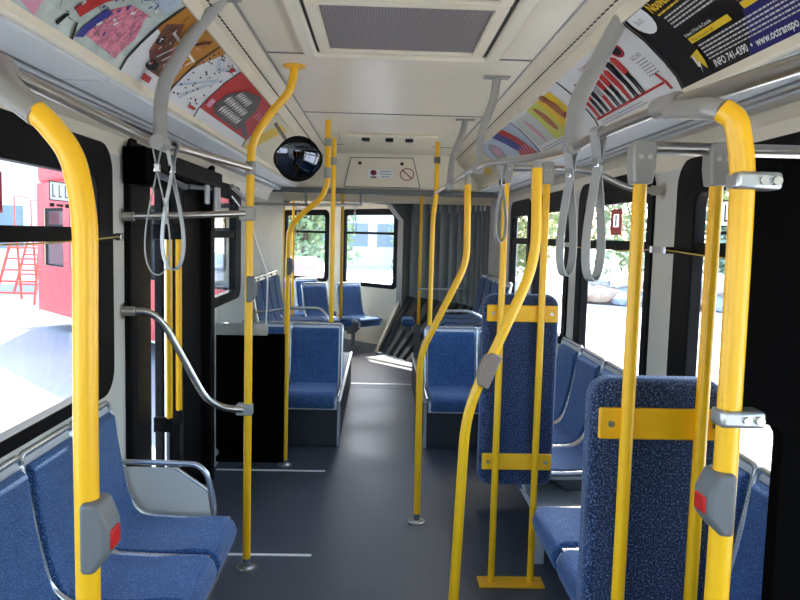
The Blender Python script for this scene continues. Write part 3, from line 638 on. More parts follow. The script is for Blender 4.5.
# grey ceiling hangers
def hanger(label, pts, r, oval, plate=True):
    t = thing('ceiling_hanger', label, 'hanger', Vector(pts[0]), 'grey ceiling hangers')
    MB().tube(pts, r, 18, .12, oval=oval, ref=(0,1,0)).build('tube', hangg, t, smooth=True)
    c = Vector(pts[0])
    if plate: MB().box((c.x-.06, c.y-.03, ZC-.008), (c.x+.06, c.y+.03, ZC)).build('ceiling_plate', hangg, t, bevel=.004)
    e = Vector(pts[-1]); MB().tube([e+Vector((0, -.035, 0)), e+Vector((0, .035, 0))], .024, 16).build('rail_collar', hangg, t, smooth=True)
yh = 2.4; yg = 2.28
hanger('thick grey curved tube from ceiling to the door-side rail', [(aY(222, -4, yh).x, yh, ZC), aY(195, 30, yh), aY(163, 84, yh), aY(160, 110, yh), aY(160, 143, yh)], .0225, 1.0)
hanger('thick grey curved tube from ceiling to the seat-pad rail', [(aY(638, -6, yg).x, yg, ZC), aY(619, 22, yg), aY(604, 50, yg), aY(578, 100, yg), aY(574, 120, yg), aY(572, 147, yg)], .0265, 1.0)
p0 = aZ(496, 78, ZC); hanger('grey curved ceiling tube meeting the rail before the S-kinked pole', [(p0.x, 3.42, ZC), aY(494, 100, 3.42), aY(482, 130, 3.42), aY(479, 150, 3.42), (.452, 3.42, 1.917)], .019, 1.0)
p0 = aZ(465, 120, ZC); hanger('farthest grey ceiling tube on the right, near the bulkhead', [(p0.x, 4.66, ZC), aY(463, 132, 4.66), aY(452, 158, 4.66), (.432, 4.66, 1.918)], .02, 1.0)

# ------------------------------------------------------------------ hanging straps
def strap(label, x, y, z, ln, wd, ang, thick=.0035, bw=.022, rr=.02, skew=0.0, group='grey hanging straps'):
    t = thing('hanging_strap', label, 'hand strap', (x, y, z), group)
    D = Vector((math.cos(ang), math.sin(ang), 0)); Wd = Vector((-math.sin(ang), math.cos(ang), 0))
    c = Vector((x, y, z)); zb = z-.085; pts = []; m_ = 36
    for k in range(m_):
        q = 2*PI*k/m_; s = (1-math.cos(q))/2
        wz = wd/2*math.sin(q)*(s**.75); pts.append(Vector((x, y, zb))+D*(wz+skew*s)+Vector((0, 0, -(ln-.085)*s)))
    MB().band(pts, bw, thick, Wd, closed=True).build('loop', strapm, t, smooth=True)
    top = [c+D*rr*math.sin(a)*1.0+Vector((0, 0, rr*math.cos(a))) for a in [(-130+260*k/14)/180*PI for k in range(15)]]
    top = [Vector((x, y, zb))] + top + [Vector((x, y, zb+.001))]
    MB().band(top, bw, thick, Wd).build('rail_loop', strapm, t, smooth=True)
    MB().obox((x, y, zb+.005), (.020, .024, .028), (D, Wd, (0,0,1))).build('clip', chrome, t, bevel=.003)
def railL(px):   # point on the left rail
    return 0
def strapat(lab, px, py, Y, bot, wpx, ang, **k):
    p = aY(px, py, Y); strap(lab, p.x, Y, p.z, p.z-aY(px, bot, Y).z, wpx*Y/FPX/math.cos(ang), ang, **k)
strapat('front narrow grey strap of the pair hanging by the door', 157, 144, 2.50, 275, 34, .12, bw=.014, rr=.019)
strapat('wider rear grey strap of the pair hanging by the door', 172, 147, 2.68, 270, 25, .62, bw=.034, skew=.004)
strapat('wide grey strap beside the thick diagonal pole, before the window post', 571, 148, 2.29, 276, 23, .55, bw=.032)
strapat('wide grey strap crossing the window corner, closest to the near pad pole', 599, 134, 2.04, 281, 26, .5, bw=.032)
strapat('small grey strap beside the farther pad poles', 503, 162, 2.93, 242, 16, .3, bw=.022)
strap('tiny grey strap hanging before the right rear window', aY(355, 205, 7.15).x, 7.15, aY(355, 205, 7.15).z, .27, .05, .2, bw=.02, rr=.018)
strap('tiny pale strap hanging before the left rear window', aY(298, 205, 6.7).x, 6.7, aY(298, 205, 6.7).z, .27, .05, .2, bw=.02, rr=.018)

# ------------------------------------------------------------------ seat pads on pole frames
def pad_frame(label, Yp, xa, xb, x0, x1, ztop, zbot, ztopclamp, bands):
    t = thing('wheelchair_backrest', label, 'padded backrest', ((xa+xb)/2, Yp, 0), 'navy wheelchair backrest pads')
    for x in (xa, xb):
        MB().tube([(x, Yp, .012), (x, Yp, ztopclamp-.07)], .0155, 18).build('pole', yellow, t, smooth=True)
        zc = ztopclamp
        o = MB().prism([(x-.021, Yp, zc-.070), (x+.021, Yp, zc-.070), (x+.027, Yp, zc-.03), (x+.027, Yp, zc+.020), (x+.020, Yp, zc+.028), (x-.020, Yp, zc+.028), (x-.027, Yp, zc+.020), (x-.027, Yp, zc-.03)], (0, .050, 0))
        o.v = [(v[0], v[1]-.025, v[2]) for v in o.v]; o = o.build('clamp', clampg, t, bevel=.008)
        m_ = MB(); m_.disc((x-.010, Yp-.025, zc-.01), (0,-1,0), .0055, .004, 12); m_.disc((x+.010, Yp-.025, zc-.01), (0,-1,0), .0055, .004, 12); m_.build('screw', steel, o, smooth=True)
    MB().box((xa-.06, Yp-.05, 0), (xb+.06, Yp+.05, .012)).build('base_plate', yellowflat, t, bevel=.004)
    zm = (ztop+zbot)/2
    mb = MB(); mb.prism([(a, Yp+.03, b) for a, b in rrect(x0, x1, zbot, ztop, .055, 8)], (0, .085, 0)); mb.build('pad', navy, t, bevel=.026, seg=4)
    for z in bands:
        b = MB().box((x0+.012, Yp+.012, z-.038), (x1-.012, Yp+.027, z+.038)).build('cross_band', yellowflat, t, bevel=.005)
        for x in (x0+.04, x1-.04): MB().disc((x, Yp+.012, z), (0,-1,0), .008, .004, 14).build('bolt', steel, b, smooth=True)
pad_frame('whole navy pad on two yellow poles with plate on the floor', 3.2, .547, .729, .475, .82, 1.345, .455, 1.91, [aY(520, 314, 3.2).z, aY(520, 463, 3.2).z])
pad_frame('larger nearer navy pad on two yellow poles, cut by the photo bottom', 1.66, .594, .772, .52, .852, 1.268, .38, 1.80, [aY(660, 426, 1.66).z, .52])

# ------------------------------------------------------------------ black partition right
pts = [(.58, 1.728), (.645-.045, 1.31), (.635, 1.31)]
mb = MB()
poly = [(.583, 1.735), (.583, 1.308)] + [(.634+.028*math.sin(a), 1.280+.028*math.cos(a)) for a in [0, .4, .8, 1.2, PI/2]] + [(.662, .02), (XR-.02, .02), (XR-.02, 1.735)]
t = thing('driver_side_partition', 'large black partition panel filling the right edge of the view', 'partition', (.9, 1.12, 0))
mb.prism([(a, 1.13, b) for a, b in poly], (0, .03, 0)); mb.build('panel', blackp, t)
MB().tube([(.9, 1.145, 1.72), (XR-.02, 1.145, 1.72)], .012).build('top_rail', blackp, t)

# ------------------------------------------------------------------ seats
def strip2(mb, path, y0, y1, t, M=None):
    """solid slab following a path (x,z); t thickness below the path"""
    n_ = len(path); vs = []
    for i, (x, z) in enumerate(path):
        a = path[max(i-1, 0)]; b = path[min(i+1, n_-1)]; dx, dz = b[0]-a[0], b[1]-a[1]; l = math.hypot(dx, dz); nx, nz = dz/l, -dx/l
        vs += [(x, y0, z), (x, y1, z), (x+nx*t, y1, z+nz*t), (x+nx*t, y0, z+nz*t)]
    fs = []
    for i in range(n_-1):
        for j in range(4): j2 = (j+1) % 4; fs.append((i*4+j, i*4+j2, i*4+4+j2, i*4+4+j))
    fs += [(3,2,1,0), tuple((n_-1)*4+j for j in range(4))]; mb.add(vs, fs)
def make_seat(w=.42, zb=0.0, leg=True):
    t = thing('bus_seat', 'blue seat', 'seat')
    h = w/2
    shell = [(-.012, .905), (-.002, .87), (.018, .72), (.05, .54), (.085, .45), (.13, .415), (.30, .408), (.44, .412), (.485, .40), (.50, .37), (.49, .32)]
    mb = MB(); strip2(mb, shell, -h+.006, h-.006, .02); mb.build('shell', seatgrey, t, bevel=.006, seg=2)
    back = [(.006, .872), (.03, .85), (.045, .72), (.075, .56), (.105, .475), (.125, .448)]
    mb = MB(); strip2(mb, back, -h+.026, h-.026, .034); mb.build('backrest', blue, t, bevel=.014, seg=3)
    cu_ = [(.115, .452), (.16, .442), (.30, .436), (.42, .446), (.475, .444), (.505, .425), (.517, .385), (.503, .33)]
    mb = MB(); strip2(mb, cu_, -h+.022, h-.022, .032); mb.build('seat_cushion', blue, t, bevel=.013, seg=3)
    fr = [(.485, .418), (.30, .422), (.14, .430), (.075, .485), (.04, .62), (.008, .80), (-.012, .90)]
    pts = [(x, -h, z) for x, z in fr] + [(x, h, z) for x, z in fr[::-1]]
    MB().tube(pts, .0135, 10, .035).build('frame', seattrim, t, smooth=True)
    mb = MB(); mb.prism([(.03, -.05, .40), (.03, -.05, .18), (.10, -.05, .18), (.38, -.05, .385)], (0, .10, 0)); mb.build('seat_bracket', clampd, t, bevel=.006)
    if leg:
        m_ = MB(); m_.box((.10, -.022, zb), (.14, .022, .36)); m_.box((.06, -.05, zb), (.18, .05, zb+.012)); m_.build('leg', clampd, t, bevel=.004)
    return t
proto = make_seat(); used = [False]
def seat(x, y, z, rz, label, group='blue upholstered bus seats', sx=1.0):
    global proto
    if not used[0]: r = proto; used[0] = True
    else:
        r = proto.copy(); COL.objects.link(r)
        for ch in proto.children:
            c_ = ch.copy(); COL.objects.link(c_); c_.parent = r
    r.location = (x, y, z); r.rotation_euler = (0, 0, rz); r['label'] = label; r['group'] = group; r.scale = (1, sx, 1)
    return r
# left wall, facing the aisle (+X): pitch .37
for y, lab in ((2.70, 'blue window-side seat closest to the door, beside the silver armrest'), (2.345, 'middle blue seat under the left window, second from the silver armrest'),
               (1.985, 'blue seat at lower left corner, third from the silver armrest'), (1.62, 'blue seat mostly cut off at bottom left of the row under the left window')):
    seat(-1.075, y, 0, 0, lab, 'blue seats under the left window', .86)
# right wall near group facing -X
for y, lab in ((2.83, 'blue seat whose cushion pokes out left of the nearer pad, farther one'), (2.40, 'blue seat whose cushion tip is low beside the nearer pad'),
               (1.97, 'blue seat seen between the hooked yellow pole and black partition'), (1.54, 'blue seat behind the lower edge of the black partition')):
    seat(1.20, y, 0, PI, lab, 'blue seats behind the nearer pad')
for y, lab in ((4.42, 'blue right-wall seat closest to the farther pad, back under the window corner'), (3.98, 'middle blue right-wall seat between the two pads'), (3.54, 'blue right-wall seat just beyond the nearer pad top')):
    seat(1.20, y, .06, PI, lab, 'blue seats along the right window between the pads')
mb = MB(); mb.box((.75, 3.32, .3), (1.2, 4.62, .34)); mb.box((.78, 3.4, 0), (.84, 3.46, .3)); mb.prism([(.86, 3.36, .3), (1.2, 3.36, .3), (1.2, 3.36, .02)], (0, .03, 0))
o = mb.build('seat_bench_frame', seatgrey, bevel=.004); tag(o, 'silver bench beam under the right-wall seats behind the farther pad', 'seat frame')
# armrest at the door end of the left bench
t = thing('armrest', 'silver tubular armrest with grey infill panel between the left seats and door', 'armrest', (-.85, 2.93, 0))
Ya = 2.94
a_ = [aY(137, 462, Ya), aY(197, 464, Ya), aY(207, 473, Ya), aY(214, 502, Ya)]
MB().tube([Vector((XL, Ya, a_[0].z))]+a_+[Vector((a_[3].x+.01, Ya, .30)), Vector((-1.0, Ya, .30))], .012, 12, .04).build('tube', seattrim, t, smooth=True)
MB().prism([Vector((XL+.01, Ya-.004, a_[0].z-.02)), aY(178, 468, Ya-.004), aY(207, 490, Ya-.004), Vector((a_[3].x, Ya-.004, .32)), Vector((XL+.01, Ya-.004, .32))], (0, .008, 0)).build('infill_panel', wallgrey, t)
MB().tube([aY(176, 468, Ya), aY(208, 490, Ya)], .007, 10).build('diagonal_bar', seattrim, t, smooth=True)

# ------------------------------------------------------------------ raised boxes either side of the aisle
YR, YBx = 5.31, 7.62
def boxstep(name, x0, x1, lab):
    t = thing(name, lab, 'platform', ((x0+x1)/2, YR, 0))
    MB().box((x0, YR, 0), (x1, YBx, .34)).build('body', mat('dark_riser', srgb(40, 42, 50), .5), t, bevel=.004)
    MB().box((x0+.005, YR+.01, .34), (x1-.005, YBx-.005, .344)).build('floor_covering', floorm, t)
    xe = x1 if x0 < 0 else x0
    m_ = MB(); m_.box((xe-.012, YR-.012, 0.005), (xe+.012, YR+.004, .345)); m_.box((xe-.012, YR-.012, .335), (xe+.012, YBx, .35)); m_.build('edge_trim', alu, t, bevel=.003)
boxstep('seat_platform', XL+.002, -.285, 'raised box left of the aisle with a silver edge, under the left seats')
boxstep('seat_platform', .365, XR-.002, 'raised box right of the aisle with a silver edge, under the right seats')
seat(-.50, 5.72, -.02, -PI/2, 'blue seat facing the viewer left of the aisle', 'blue seats facing forward')
seat(-.91, 5.72, -.02, -PI/2, 'blue forward seat mostly hidden behind the black partition', 'blue seats facing forward')
seat(.585, 5.72, -.03, -PI/2, 'blue seat facing the viewer right of the aisle', 'blue seats facing forward')
seat(1.0, 5.72, -.03, -PI/2, 'blue forward seat against the right wall, hidden behind the farther pad', 'blue seats facing forward')
for k, y in enumerate((6.15, 6.52, 6.89, 7.26)):
    seat(-1.06, y, .30, 0, ['blue sideways seat on the left box, closest to the partition', 'second blue sideways seat on the left box', 'third blue sideways seat on the left box', 'blue sideways seat at the joint end of the left box'][k], 'blue sideways seats on the left box', .86)
for k, y in enumerate((6.42, 6.86, 7.30, 7.74)):
    seat(1.13, y, .30, PI, ['blue sideways seat on the right box hidden behind the forward seat', 'second blue sideways seat on the right box', 'third blue sideways seat on the right box', 'blue sideways seat nearest the grey bellows, right box'][k], 'blue sideways seats on the right box', .95)
# hoops above forward seats
def hoop(lab, pts):
    t = thing('grab_hoop', lab, 'handrail', pts[0]); MB().tube(pts, .013, 12, .06).build('tube', seattrim, t, smooth=True)
hoop('silver hoop behind the left forward seat', [aY(237, 312, 5.9), aY(262, 312, 5.9), aY(291, 308, 5.9), aY(322, 308, 5.9), aY(331, 324, 5.9), (aY(331, 324, 5.9).x, 5.9, .345)])
hoop('silver hoop behind the right forward seat', [aY(486, 320, 5.9), aY(470, 311, 5.9), aY(441, 311, 5.9), aY(434, 322, 5.9), (aY(434, 322, 5.9).x, 5.9, .345)])
t = thing('grab_hoop', 'thin steel cross bar at the joint, right box', 'handrail', aY(418, 289, 7.4)); MB().tube([aY(418, 289, 7.45), aY(470, 289, 7.55)], .01, 10).build('tube', steel, t, smooth=True)

# modesty partition behind door
t = thing('door_partition', 'black partition with clear upper screen between the door and raised seats', 'partition', (-.86, 4.84, 0))
MB().box((XL, 4.82, .03), (-.632, 4.85, .915)).build('lower_panel', blackp, t, bevel=.003)
MB().box((XL, 4.81, .905), (-.745, 4.855, .985)).build('steel_band', alu, t, bevel=.003)
q = [aY(205, 330, 4.835), aY(266, 328, 4.835), aY(268, 275, 4.835), aY(249, 218, 4.835), aY(232, 196, 4.835), Vector((XL, 4.835, aY(232, 196, 4.835).z))]
q[0].x = XL
MB().prism(q, (0, .006, 0)).build('clear_screen', plexi, t)
m_ = MB(); m_.tube([q[1], q[2], q[3], q[4]], .005, 8); m_.build('screen_edge', white, t, smooth=True)
MB().disc(aY(215, 452, 4.815), (0,-1,0), .026, .008).build('bolt', steel, t, smooth=True)
o = MB().box((-1.07, 4.735, 0), (-.34, 4.757, .004)).build('floor_strip', white); tag(o, 'thin white strip across the floor at the foot of the partition', 'floor strip')
MB().obox(Vector((-1.13, 4.9, .01)).lerp(Vector((-1.07, 4.745, .0)), .5)+Vector((.03, 0, .0)), (.02, .16, .004), ((1, .3, 0), (-.3, 1, 0), (0, 0, 1))).v
o = MB().box((-.80, 3.455, 0), (-.31, 3.475, .004)).build('floor_strip', white); tag(o, 'thin white strip on the floor behind the foot of the door-side pole', 'floor strip')
o = MB().box((-.30, 7.60, 0), (.36, 7.645, .006)).build('floor_strip', alu); tag(o, 'silver threshold strip across the aisle at the joint', 'floor strip')

# ------------------------------------------------------------------ door (left)
dx = XL-.05
def leaf(n_, y0, y1, gy0, gy1):
    poly_o = [(dx, y0, 0.0), (dx, y1, 0.0), (dx, y1, 2.0), (dx, y0, 2.0)]; poly_i = [(dx, gy0, .30), (dx, gy1, .30), (dx, gy1, 1.80), (dx, gy0, 1.80)]
    f_ = struct(MB().ring(poly_o, poly_i, (.04, 0, 0)).build(f'door_{n_}', rubber, bevel=.004))
    MB().box((dx+.015, gy0-.01, .29), (dx+.021, gy1+.01, 1.81)).build('door_pane', glass, f_)
    return f_
l1 = leaf(1, 3.17, 3.80, 3.49, 3.67); l2 = leaf(2, 3.81, 4.49, 3.98, 4.07)
mb = MB(); mb.box((XL-.06, 3.10, 0), (XL+.03, 3.19, 2.0)); mb.box((XL-.06, 4.47, 0), (XL+.05, 4.57, 2.0)); mb.box((XL-.06, 3.1, 1.88), (XL+.02, 4.57, 2.03)); struct(mb.build('trim_6', rubber, bevel=.008))
for y, lab in ((3.56, 'left of two yellow handles on the door leaves'), (3.73, 'right of two yellow handles on the door leaves')):
    t = thing('door_handle_bar', lab, 'handle', (XL+.05, y, 1.0))
    MB().tube([(XL+.055, y, .66), (XL+.055, y, 1.55)], .0165, 14).build('tube', yellow, t, smooth=True)
    for z_ in (.59, 1.55): MB().box((XL-.02, y-.014, z_), (XL+.07, y+.014, z_+.075)).build('bracket', rubber, t, bevel=.004)
o = MB().tube([(XL+.02, 3.64, .35), (XL+.02, 3.64, 1.75)], .012).build('door_shaft', alu, smooth=True); tag(o, 'thin grey vertical rod just left of the yellow door handles', 'rod')
# door operator box and mechanisms
o = MB().box((-1.08, 3.06, 1.785), (-.985, 3.2, 1.94)).build('door_sensor_box', blackp, bevel=.006); tag(o, 'black box fixed at the top corner of the door opening', 'box')
t = thing('door_mechanism', 'dark door operator linkage with grey plates above the door', 'door mechanism', (-1.0, 3.9, 1.85))
MB().box((-1.085, 3.2, 1.86), (-.99, 4.55, 1.95)).build('housing', rubber, t, bevel=.01)
m_ = MB(); m_.tube([(-1.02, 3.3, 1.85), (-1.02, 3.8, 1.82)], .016); m_.tube([(-1.03, 3.9, 1.83), (-1.03, 4.4, 1.85)], .014); m_.build('linkage', clampd, t, smooth=True)
MB().box((-1.02, 4.42, 1.72), (-1.0, 4.55, 1.87)).build('plate', seatgrey, t, bevel=.009); MB().box((-1.02, 4.2, 1.75), (-1.0, 4.27, 1.87)).build('plate', seatgrey, t, bevel=.009)

# ------------------------------------------------------------------ mirror
t = thing('convex_mirror', 'oval black-rimmed convex mirror fixed below the door-side cove', 'mirror', (-.456, 4.0, 2.0))
mb = MB(); c = Vector((-.46, 4.0, 2.0)); ax = Vector((.30, -1, -.25)).normalized(); a_ = Vector((0,0,1)); a_ = (a_-ax*a_.dot(ax)).normalized(); b_ = ax.cross(a_)
vs = []; fs = []; n1, n2 = 8, 36
for i in range(n1+1):
    r = i/n1
    for k in range(n2): q = 2*PI*k/n2; vs.append(c+ax*(.014*(1-r*r))+b_*(math.cos(q)*.128*r)+a_*(math.sin(q)*.096*r))
for i in range(n1):
    for k in range(n2): k2 = (k+1) % n2; fs.append((i*n2+k, i*n2+k2, (i+1)*n2+k2, (i+1)*n2+k))
mb.add(vs, fs).build('mirror_glass', mirrorm, t, smooth=True)
mb = MB(); mb.tube([c+b_*(math.cos(q)*.130)+a_*(math.sin(q)*.098) for q in [2*PI*k/40 for k in range(40)]], .006, 8, closed=True); mb.build('rim', rubber, t, smooth=True)
MB().disc(c-ax*.03, ax, .10, .03, 30, .125, sx=1.0).build('backing', rubber, t, smooth=True)
MB().tube([c-ax*.02, Vector((-.60, 4.1, 2.2))], .010).build('arm', hangg, t, smooth=True)

# pull cords
for X, ya, yb, lab in ((XL+.03, 1.2, 2.96, 'thin yellow pull cord sagging across the left window'), (XR-.03, 1.3, 2.97, 'thin yellow pull cord across the nearest right window'), (XR-.03, 3.12, 4.6, 'thin yellow pull cord across the middle right window')):
    t = thing('pull_cord', lab, 'cord', (X, ya, 1.56)); m_ = []
    for k in range(13): u_ = k/12; m_.append((X, ya+(yb-ya)*u_, 1.565-.02*math.sin(u_*PI)))
    MB().tube(m_, .0028, 6).build('cord', mat('cord_yellow', srgb(190, 160, 70), .6), t, smooth=True)
    mm = MB()
    for y in (ya, yb): mm.box((X-.012, y-.012, 1.55), (X+(.03 if X > 0 else .012), y+.012, 1.58)); mm.box((X-(.03 if X < 0 else 0), y-.01, 1.553), (X, y+.01, 1.577))
    mm.build('cord_bracket', chrome, t, bevel=.002)
# window stickers
def sticker(n_, lab, pts, X, kind):
    return
paper = bpy.data.materials.new('translucent_sticker'); paper.use_nodes = True; _n = paper.node_tree.nodes; _n.remove(_n['Principled BSDF']); _d = _n.new('ShaderNodeBsdfDiffuse'); _t = _n.new('ShaderNodeBsdfTranslucent'); _m = _n.new('ShaderNodeMixShader')
_d.inputs['Color'].default_value = (.8, .8, .8, 1); _t.inputs['Color'].default_value = (.8, .8, .8, 1); _m.inputs['Fac'].default_value = .6
paper.node_tree.links.new(_d.outputs[0], _m.inputs[1]); paper.node_tree.links.new(_t.outputs[0], _m.inputs[2]); paper.node_tree.links.new(_m.outputs[0], _n['Material Output'].inputs['Surface'])
def stick(lab, X, side, y0, y1, z0, z1, kind):
    t = thing('window_sticker', lab, 'sticker', (X, (y0+y1)/2, (z0+z1)/2)); x = X-side*.0
    def B(a0, a1, b0, b1, m, nm, k):   # a in 0..1 left-to-right as seen
        f = (lambda a: y0+(y1-y0)*a) if side < 0 else (lambda a: y1-(y1-y0)*a)
        ya, yb = sorted((f(a0), f(a1))); xo = x-side*.001*k
        return MB().box((min(xo, xo-side*.001), ya, z0+(z1-z0)*b0), (max(xo, xo-side*.001), yb, z0+(z1-z0)*b1)).build(nm, m, t)
    if kind == 'steps':
        B(0, 1, .38, .41, ink, 'border', 0); B(0, 1, .97, 1, ink, 'border', 0); B(0, .03, .38, 1, ink, 'border', 0); B(.97, 1, .38, 1, ink, 'border', 0); B(.03, .97, .41, .97, paper, 'sheet', .2)
        for k in range(3):
            B(.12+.28*k, .15+.28*k, .5, .9, ink, 'figure', 2); B(.15+.28*k, .24+.28*k, .5, .54, ink, 'figure', 2)
        B(0, .2, .18, .3, ink, 'arrow', 1); B(.3, .6, .20, .28, ink, 'arrow', 1); B(.7, .95, .18, .3, ink, 'arrow', 1)
    else:
        B(0, 1, 0, .3, redpaint, 'red_ground', 0); B(0, 1, .8, 1, redpaint, 'red_ground', 0); B(0, .25, .3, .8, redpaint, 'red_ground', 0); B(.75, 1, .3, .8, redpaint, 'red_ground', 0); B(.25, .75, .3, .8, paper, 'sheet', 0); B(.45, .55, .35, .75, ink, 'figure', 2)
gx = XL-.028
stick('white instruction sticker with black figures on the left window', gx, -1, aX(49, 195, gx).y, aX(71, 195, gx).y, aX(60, 213, gx).z, aX(60, 182, gx).z, 'steps')
a0 = aX(0, 210, gx); stick('red and white sticker at the edge of the left window', gx, -1, 2.06, 2.17, aX(5, 213, gx).z, aX(5, 172, gx).z, 'red')
gx = XR+.028
stick('white instruction sticker with black figures on the nearest right window', gx, 1, 2.42, 2.72, 1.60, 1.755, 'steps')
stick('red and white rectangular sticker on the middle right window', gx, 1, aX(622, 220, gx).y, aX(611, 220, gx).y, aX(616, 235, gx).z, aX(616, 209, gx).z, 'red')

# ------------------------------------------------------------------ joint and rear section
TH = math.radians(42); HX, HY = .065, 8.6
RM = Matrix.Translation((HX, HY, 0)) @ Matrix.Rotation(TH, 4, 'Z')      # local x = t (right), local y = s (rearwards)
TW = 1.155; S0 = .84; S1 = 8.7
struct(MB(RM).box((-TW, S0-.35, -.06), (TW, S1, -.001)).build('floor_rear', floorm))
disc = MB().disc((HX, HY, -.05), (0,0,1), 1.18, .052, 48); struct(disc.build('floor_turntable', floorm))
struct(MB().box((-1.15, 7.9, -.07), (1.27, 8.9, -.052)).build('floor_joint', floorm))
rw = [(1.0, 2.28, .83, 1.97, 1.10, 2.18, .89, 1.88), (2.58, 3.86, .83, 1.97, 2.68, 3.74, .89, 1.88), (4.16, 5.44, .83, 1.97, 4.26, 5.32, .89, 1.88), (5.7, 7.0, .83, 1.97, 5.8, 6.9, .89, 1.88), (7.25, 8.4, .83, 1.97, 7.35, 8.3, .89, 1.88)]
wall_with_holes('wall_rear_right', cream, TW, TW+.06, S0, S1, -.06, 2.42, [(w[0]+.03, w[1]-.03, w[2]+.03, w[3]-.03) for w in rw], RM)
wall_with_holes('wall_rear_left', cream, -TW-.06, -TW, S0, S1, -.06, 2.42, [(w[0]+.03, w[1]-.03, w[2]+.03, w[3]-.03) for w in rw], RM)
for nm_, a_, b_, sd in (('wall_outer_right', TW+.061, TW+.075, 1), ('wall_outer_left', -TW-.075, -TW-.061, -1)):
    wall_with_holes(nm_, redpaint, a_, b_, S0, S1, -.02, 2.42, [(w[0]+.03, w[1]-.03, w[2]+.03, w[3]-.03) for w in rw], RM)
for s_ in (6.35,):
    for sd in (-1, 1): struct(MB(RM).disc((sd*(TW+.03), s_, .13), (sd, 0, 0), .48, .06, 28).build('trim_8', rubber, smooth=True))
for k, w in enumerate(rw): window(10+k, 1, w, RM, TW, (1.60, 1.635)); window(15+k, -1, w, RM, -TW, (1.60, 1.635))
struct(MB(RM).box((-TW, S0, 2.2), (TW, S1, 2.24)).build('ceiling_rear', ceilm))
struct(MB(RM).box((-TW-.06, S0, 2.42), (TW+.06, S1+.06, 2.95)).build('roof_rear', redpaint, bevel=.1))
struct(MB(RM).box((-TW-.06, S1, -.06), (TW+.06, S1+.06, 2.42)).build('wall_rear_end', redpaint))
mb = MB(RM); mb.box((TW-.13, S0-.06, 0), (TW, S0+.05, 2.2)); mb.box((-TW, S0-.06, 0), (-TW+.13, S0+.05, 2.2)); mb.box((-TW, S0-.06, 2.0), (TW, S0+.05, 2.2))
mb.prism([(TW-.13, S0-.06, 1.80), (TW-.13, S0-.06, 2.0), (TW-.36, S0-.06, 2.0)], (0, .11, 0)); mb.prism([(-TW+.13, S0-.06, 1.80), (-TW+.13, S0-.06, 2.0), (-TW+.36, S0-.06, 2.0)], (0, .11, 0))
struct(mb.build('trim_7', hangg, bevel=.004))
# bellows : pleated skin lofted from front hoop to rear hoop, ends on both rims
def bellow(side, name):
    A = [Vector((XR if side > 0 else XL, YJ, z)) for z in (2.42, .72)]
    B = [RM @ Vector((side*TW, S0, z)) for z in (2.42, .72)]
    prof0 = [A[0], A[1]]; n_ = 11 if side > 0 else 9
    out = (Vector((1, .3, 0)) if side > 0 else Vector((-1, .3, 0))).normalized()
    def P_(u_, z, push):
        a = A[0].lerp(B[0], u_); bow = math.sin(u_*PI)*.22
        v = a + out*(bow+push); v.z = z; return v
    t = thing(name, ('tall grey pleated bellows wall closing the right side of the joint' if side > 0 else 'grey pleated bellows wall on the door side of the joint'), 'bellows', (A[0].x, 8.4, .7))
    for k in range(n_):
        mb = MB(); u0_, u1_ = k/n_, (k+1)/n_; um = (u0_+u1_)/2; vs = []
        sec = [(u0_, .13), (u0_+(um-u0_)*.30, .02), (u0_+(um-u0_)*.6, -.012), (um, -.022), (u1_-(u1_-um)*.6, -.012), (u1_-(u1_-um)*.30, .02), (u1_, .13)]
        for z in (.70, 2.40):
            for u_, pz in sec: vs.append(P_(u_, z, pz))
            for u_, pz in sec[::-1]: vs.append(P_(u_, z, pz+.012))
        m2 = len(sec)*2; fs = [(j, (j+1) % m2, m2+(j+1) % m2, m2+j) for j in range(m2)] + [tuple(range(m2))[::-1], tuple(range(m2, 2*m2))]
        mb.add(vs, fs).build('pleat', pleatm, t, smooth=True)
    # light hooks at top
    if side > 0:
        m_ = MB()
        for k in range(n_): c_ = P_((k+.5)/n_, 1.90, -.045); m_.tube([c_, c_+Vector((0, 0, .10))], .011, 8)
        m_.build('hook', alu, t, smooth=True)
    # lower ribbed skirt
    inn0 = Vector((.42*(-side), 0, 0)); inn1 = RM.to_3x3() @ Vector((-side*.46, 0, 0))
    ns = 9; 
    mb = MB(); vs = []; fs = []; m3 = ns*6
    for k in range(m3+1):
        u_ = k/m3; top = P_(u_, .74, 0); f_in = inn0.lerp(inn1, u_); rib = .028*(1 if (k % 6) in (2, 3, 4) else 0)
        bot = A[0].lerp(B[0], u_)+f_in; bot.z = .01
        nrm = (Vector((-side, 0, .6))).normalized()
        for v_, w_ in ((0, 0), (.5, .5), (1, 1)): p_ = top.lerp(bot, v_)+nrm*rib; vs.append(p_)
    for k in range(m3):
        for j in range(2): fs.append((k*3+j, k*3+j+1, k*3+j+4, k*3+j+3))
    mb.add(vs, fs); o_ = mb.build('ribbed_skirt', skirtm, t, smooth=False)
    so = o_.modifiers.new('solid', 'SOLIDIFY'); so.thickness = .015
    top = P_(1, .76, 0); bot = B[0]+inn1; bot.z = 0
    dn = (bot-top).normalized(); nr = (Vector((-side*math.cos(TH), -side*math.sin(TH), .6))).normalized(); ed = MB()
    ed.obox((top+bot)/2+nr*.03, ((bot-top).length+.04, .085, .05), (dn, (nr-dn*nr.dot(dn)), dn.cross(nr)))
    ed.build('skirt_end_trim', cream, t, bevel=.004)
bellow(1, 'joint_bellows'); bellow(-1, 'joint_bellows')
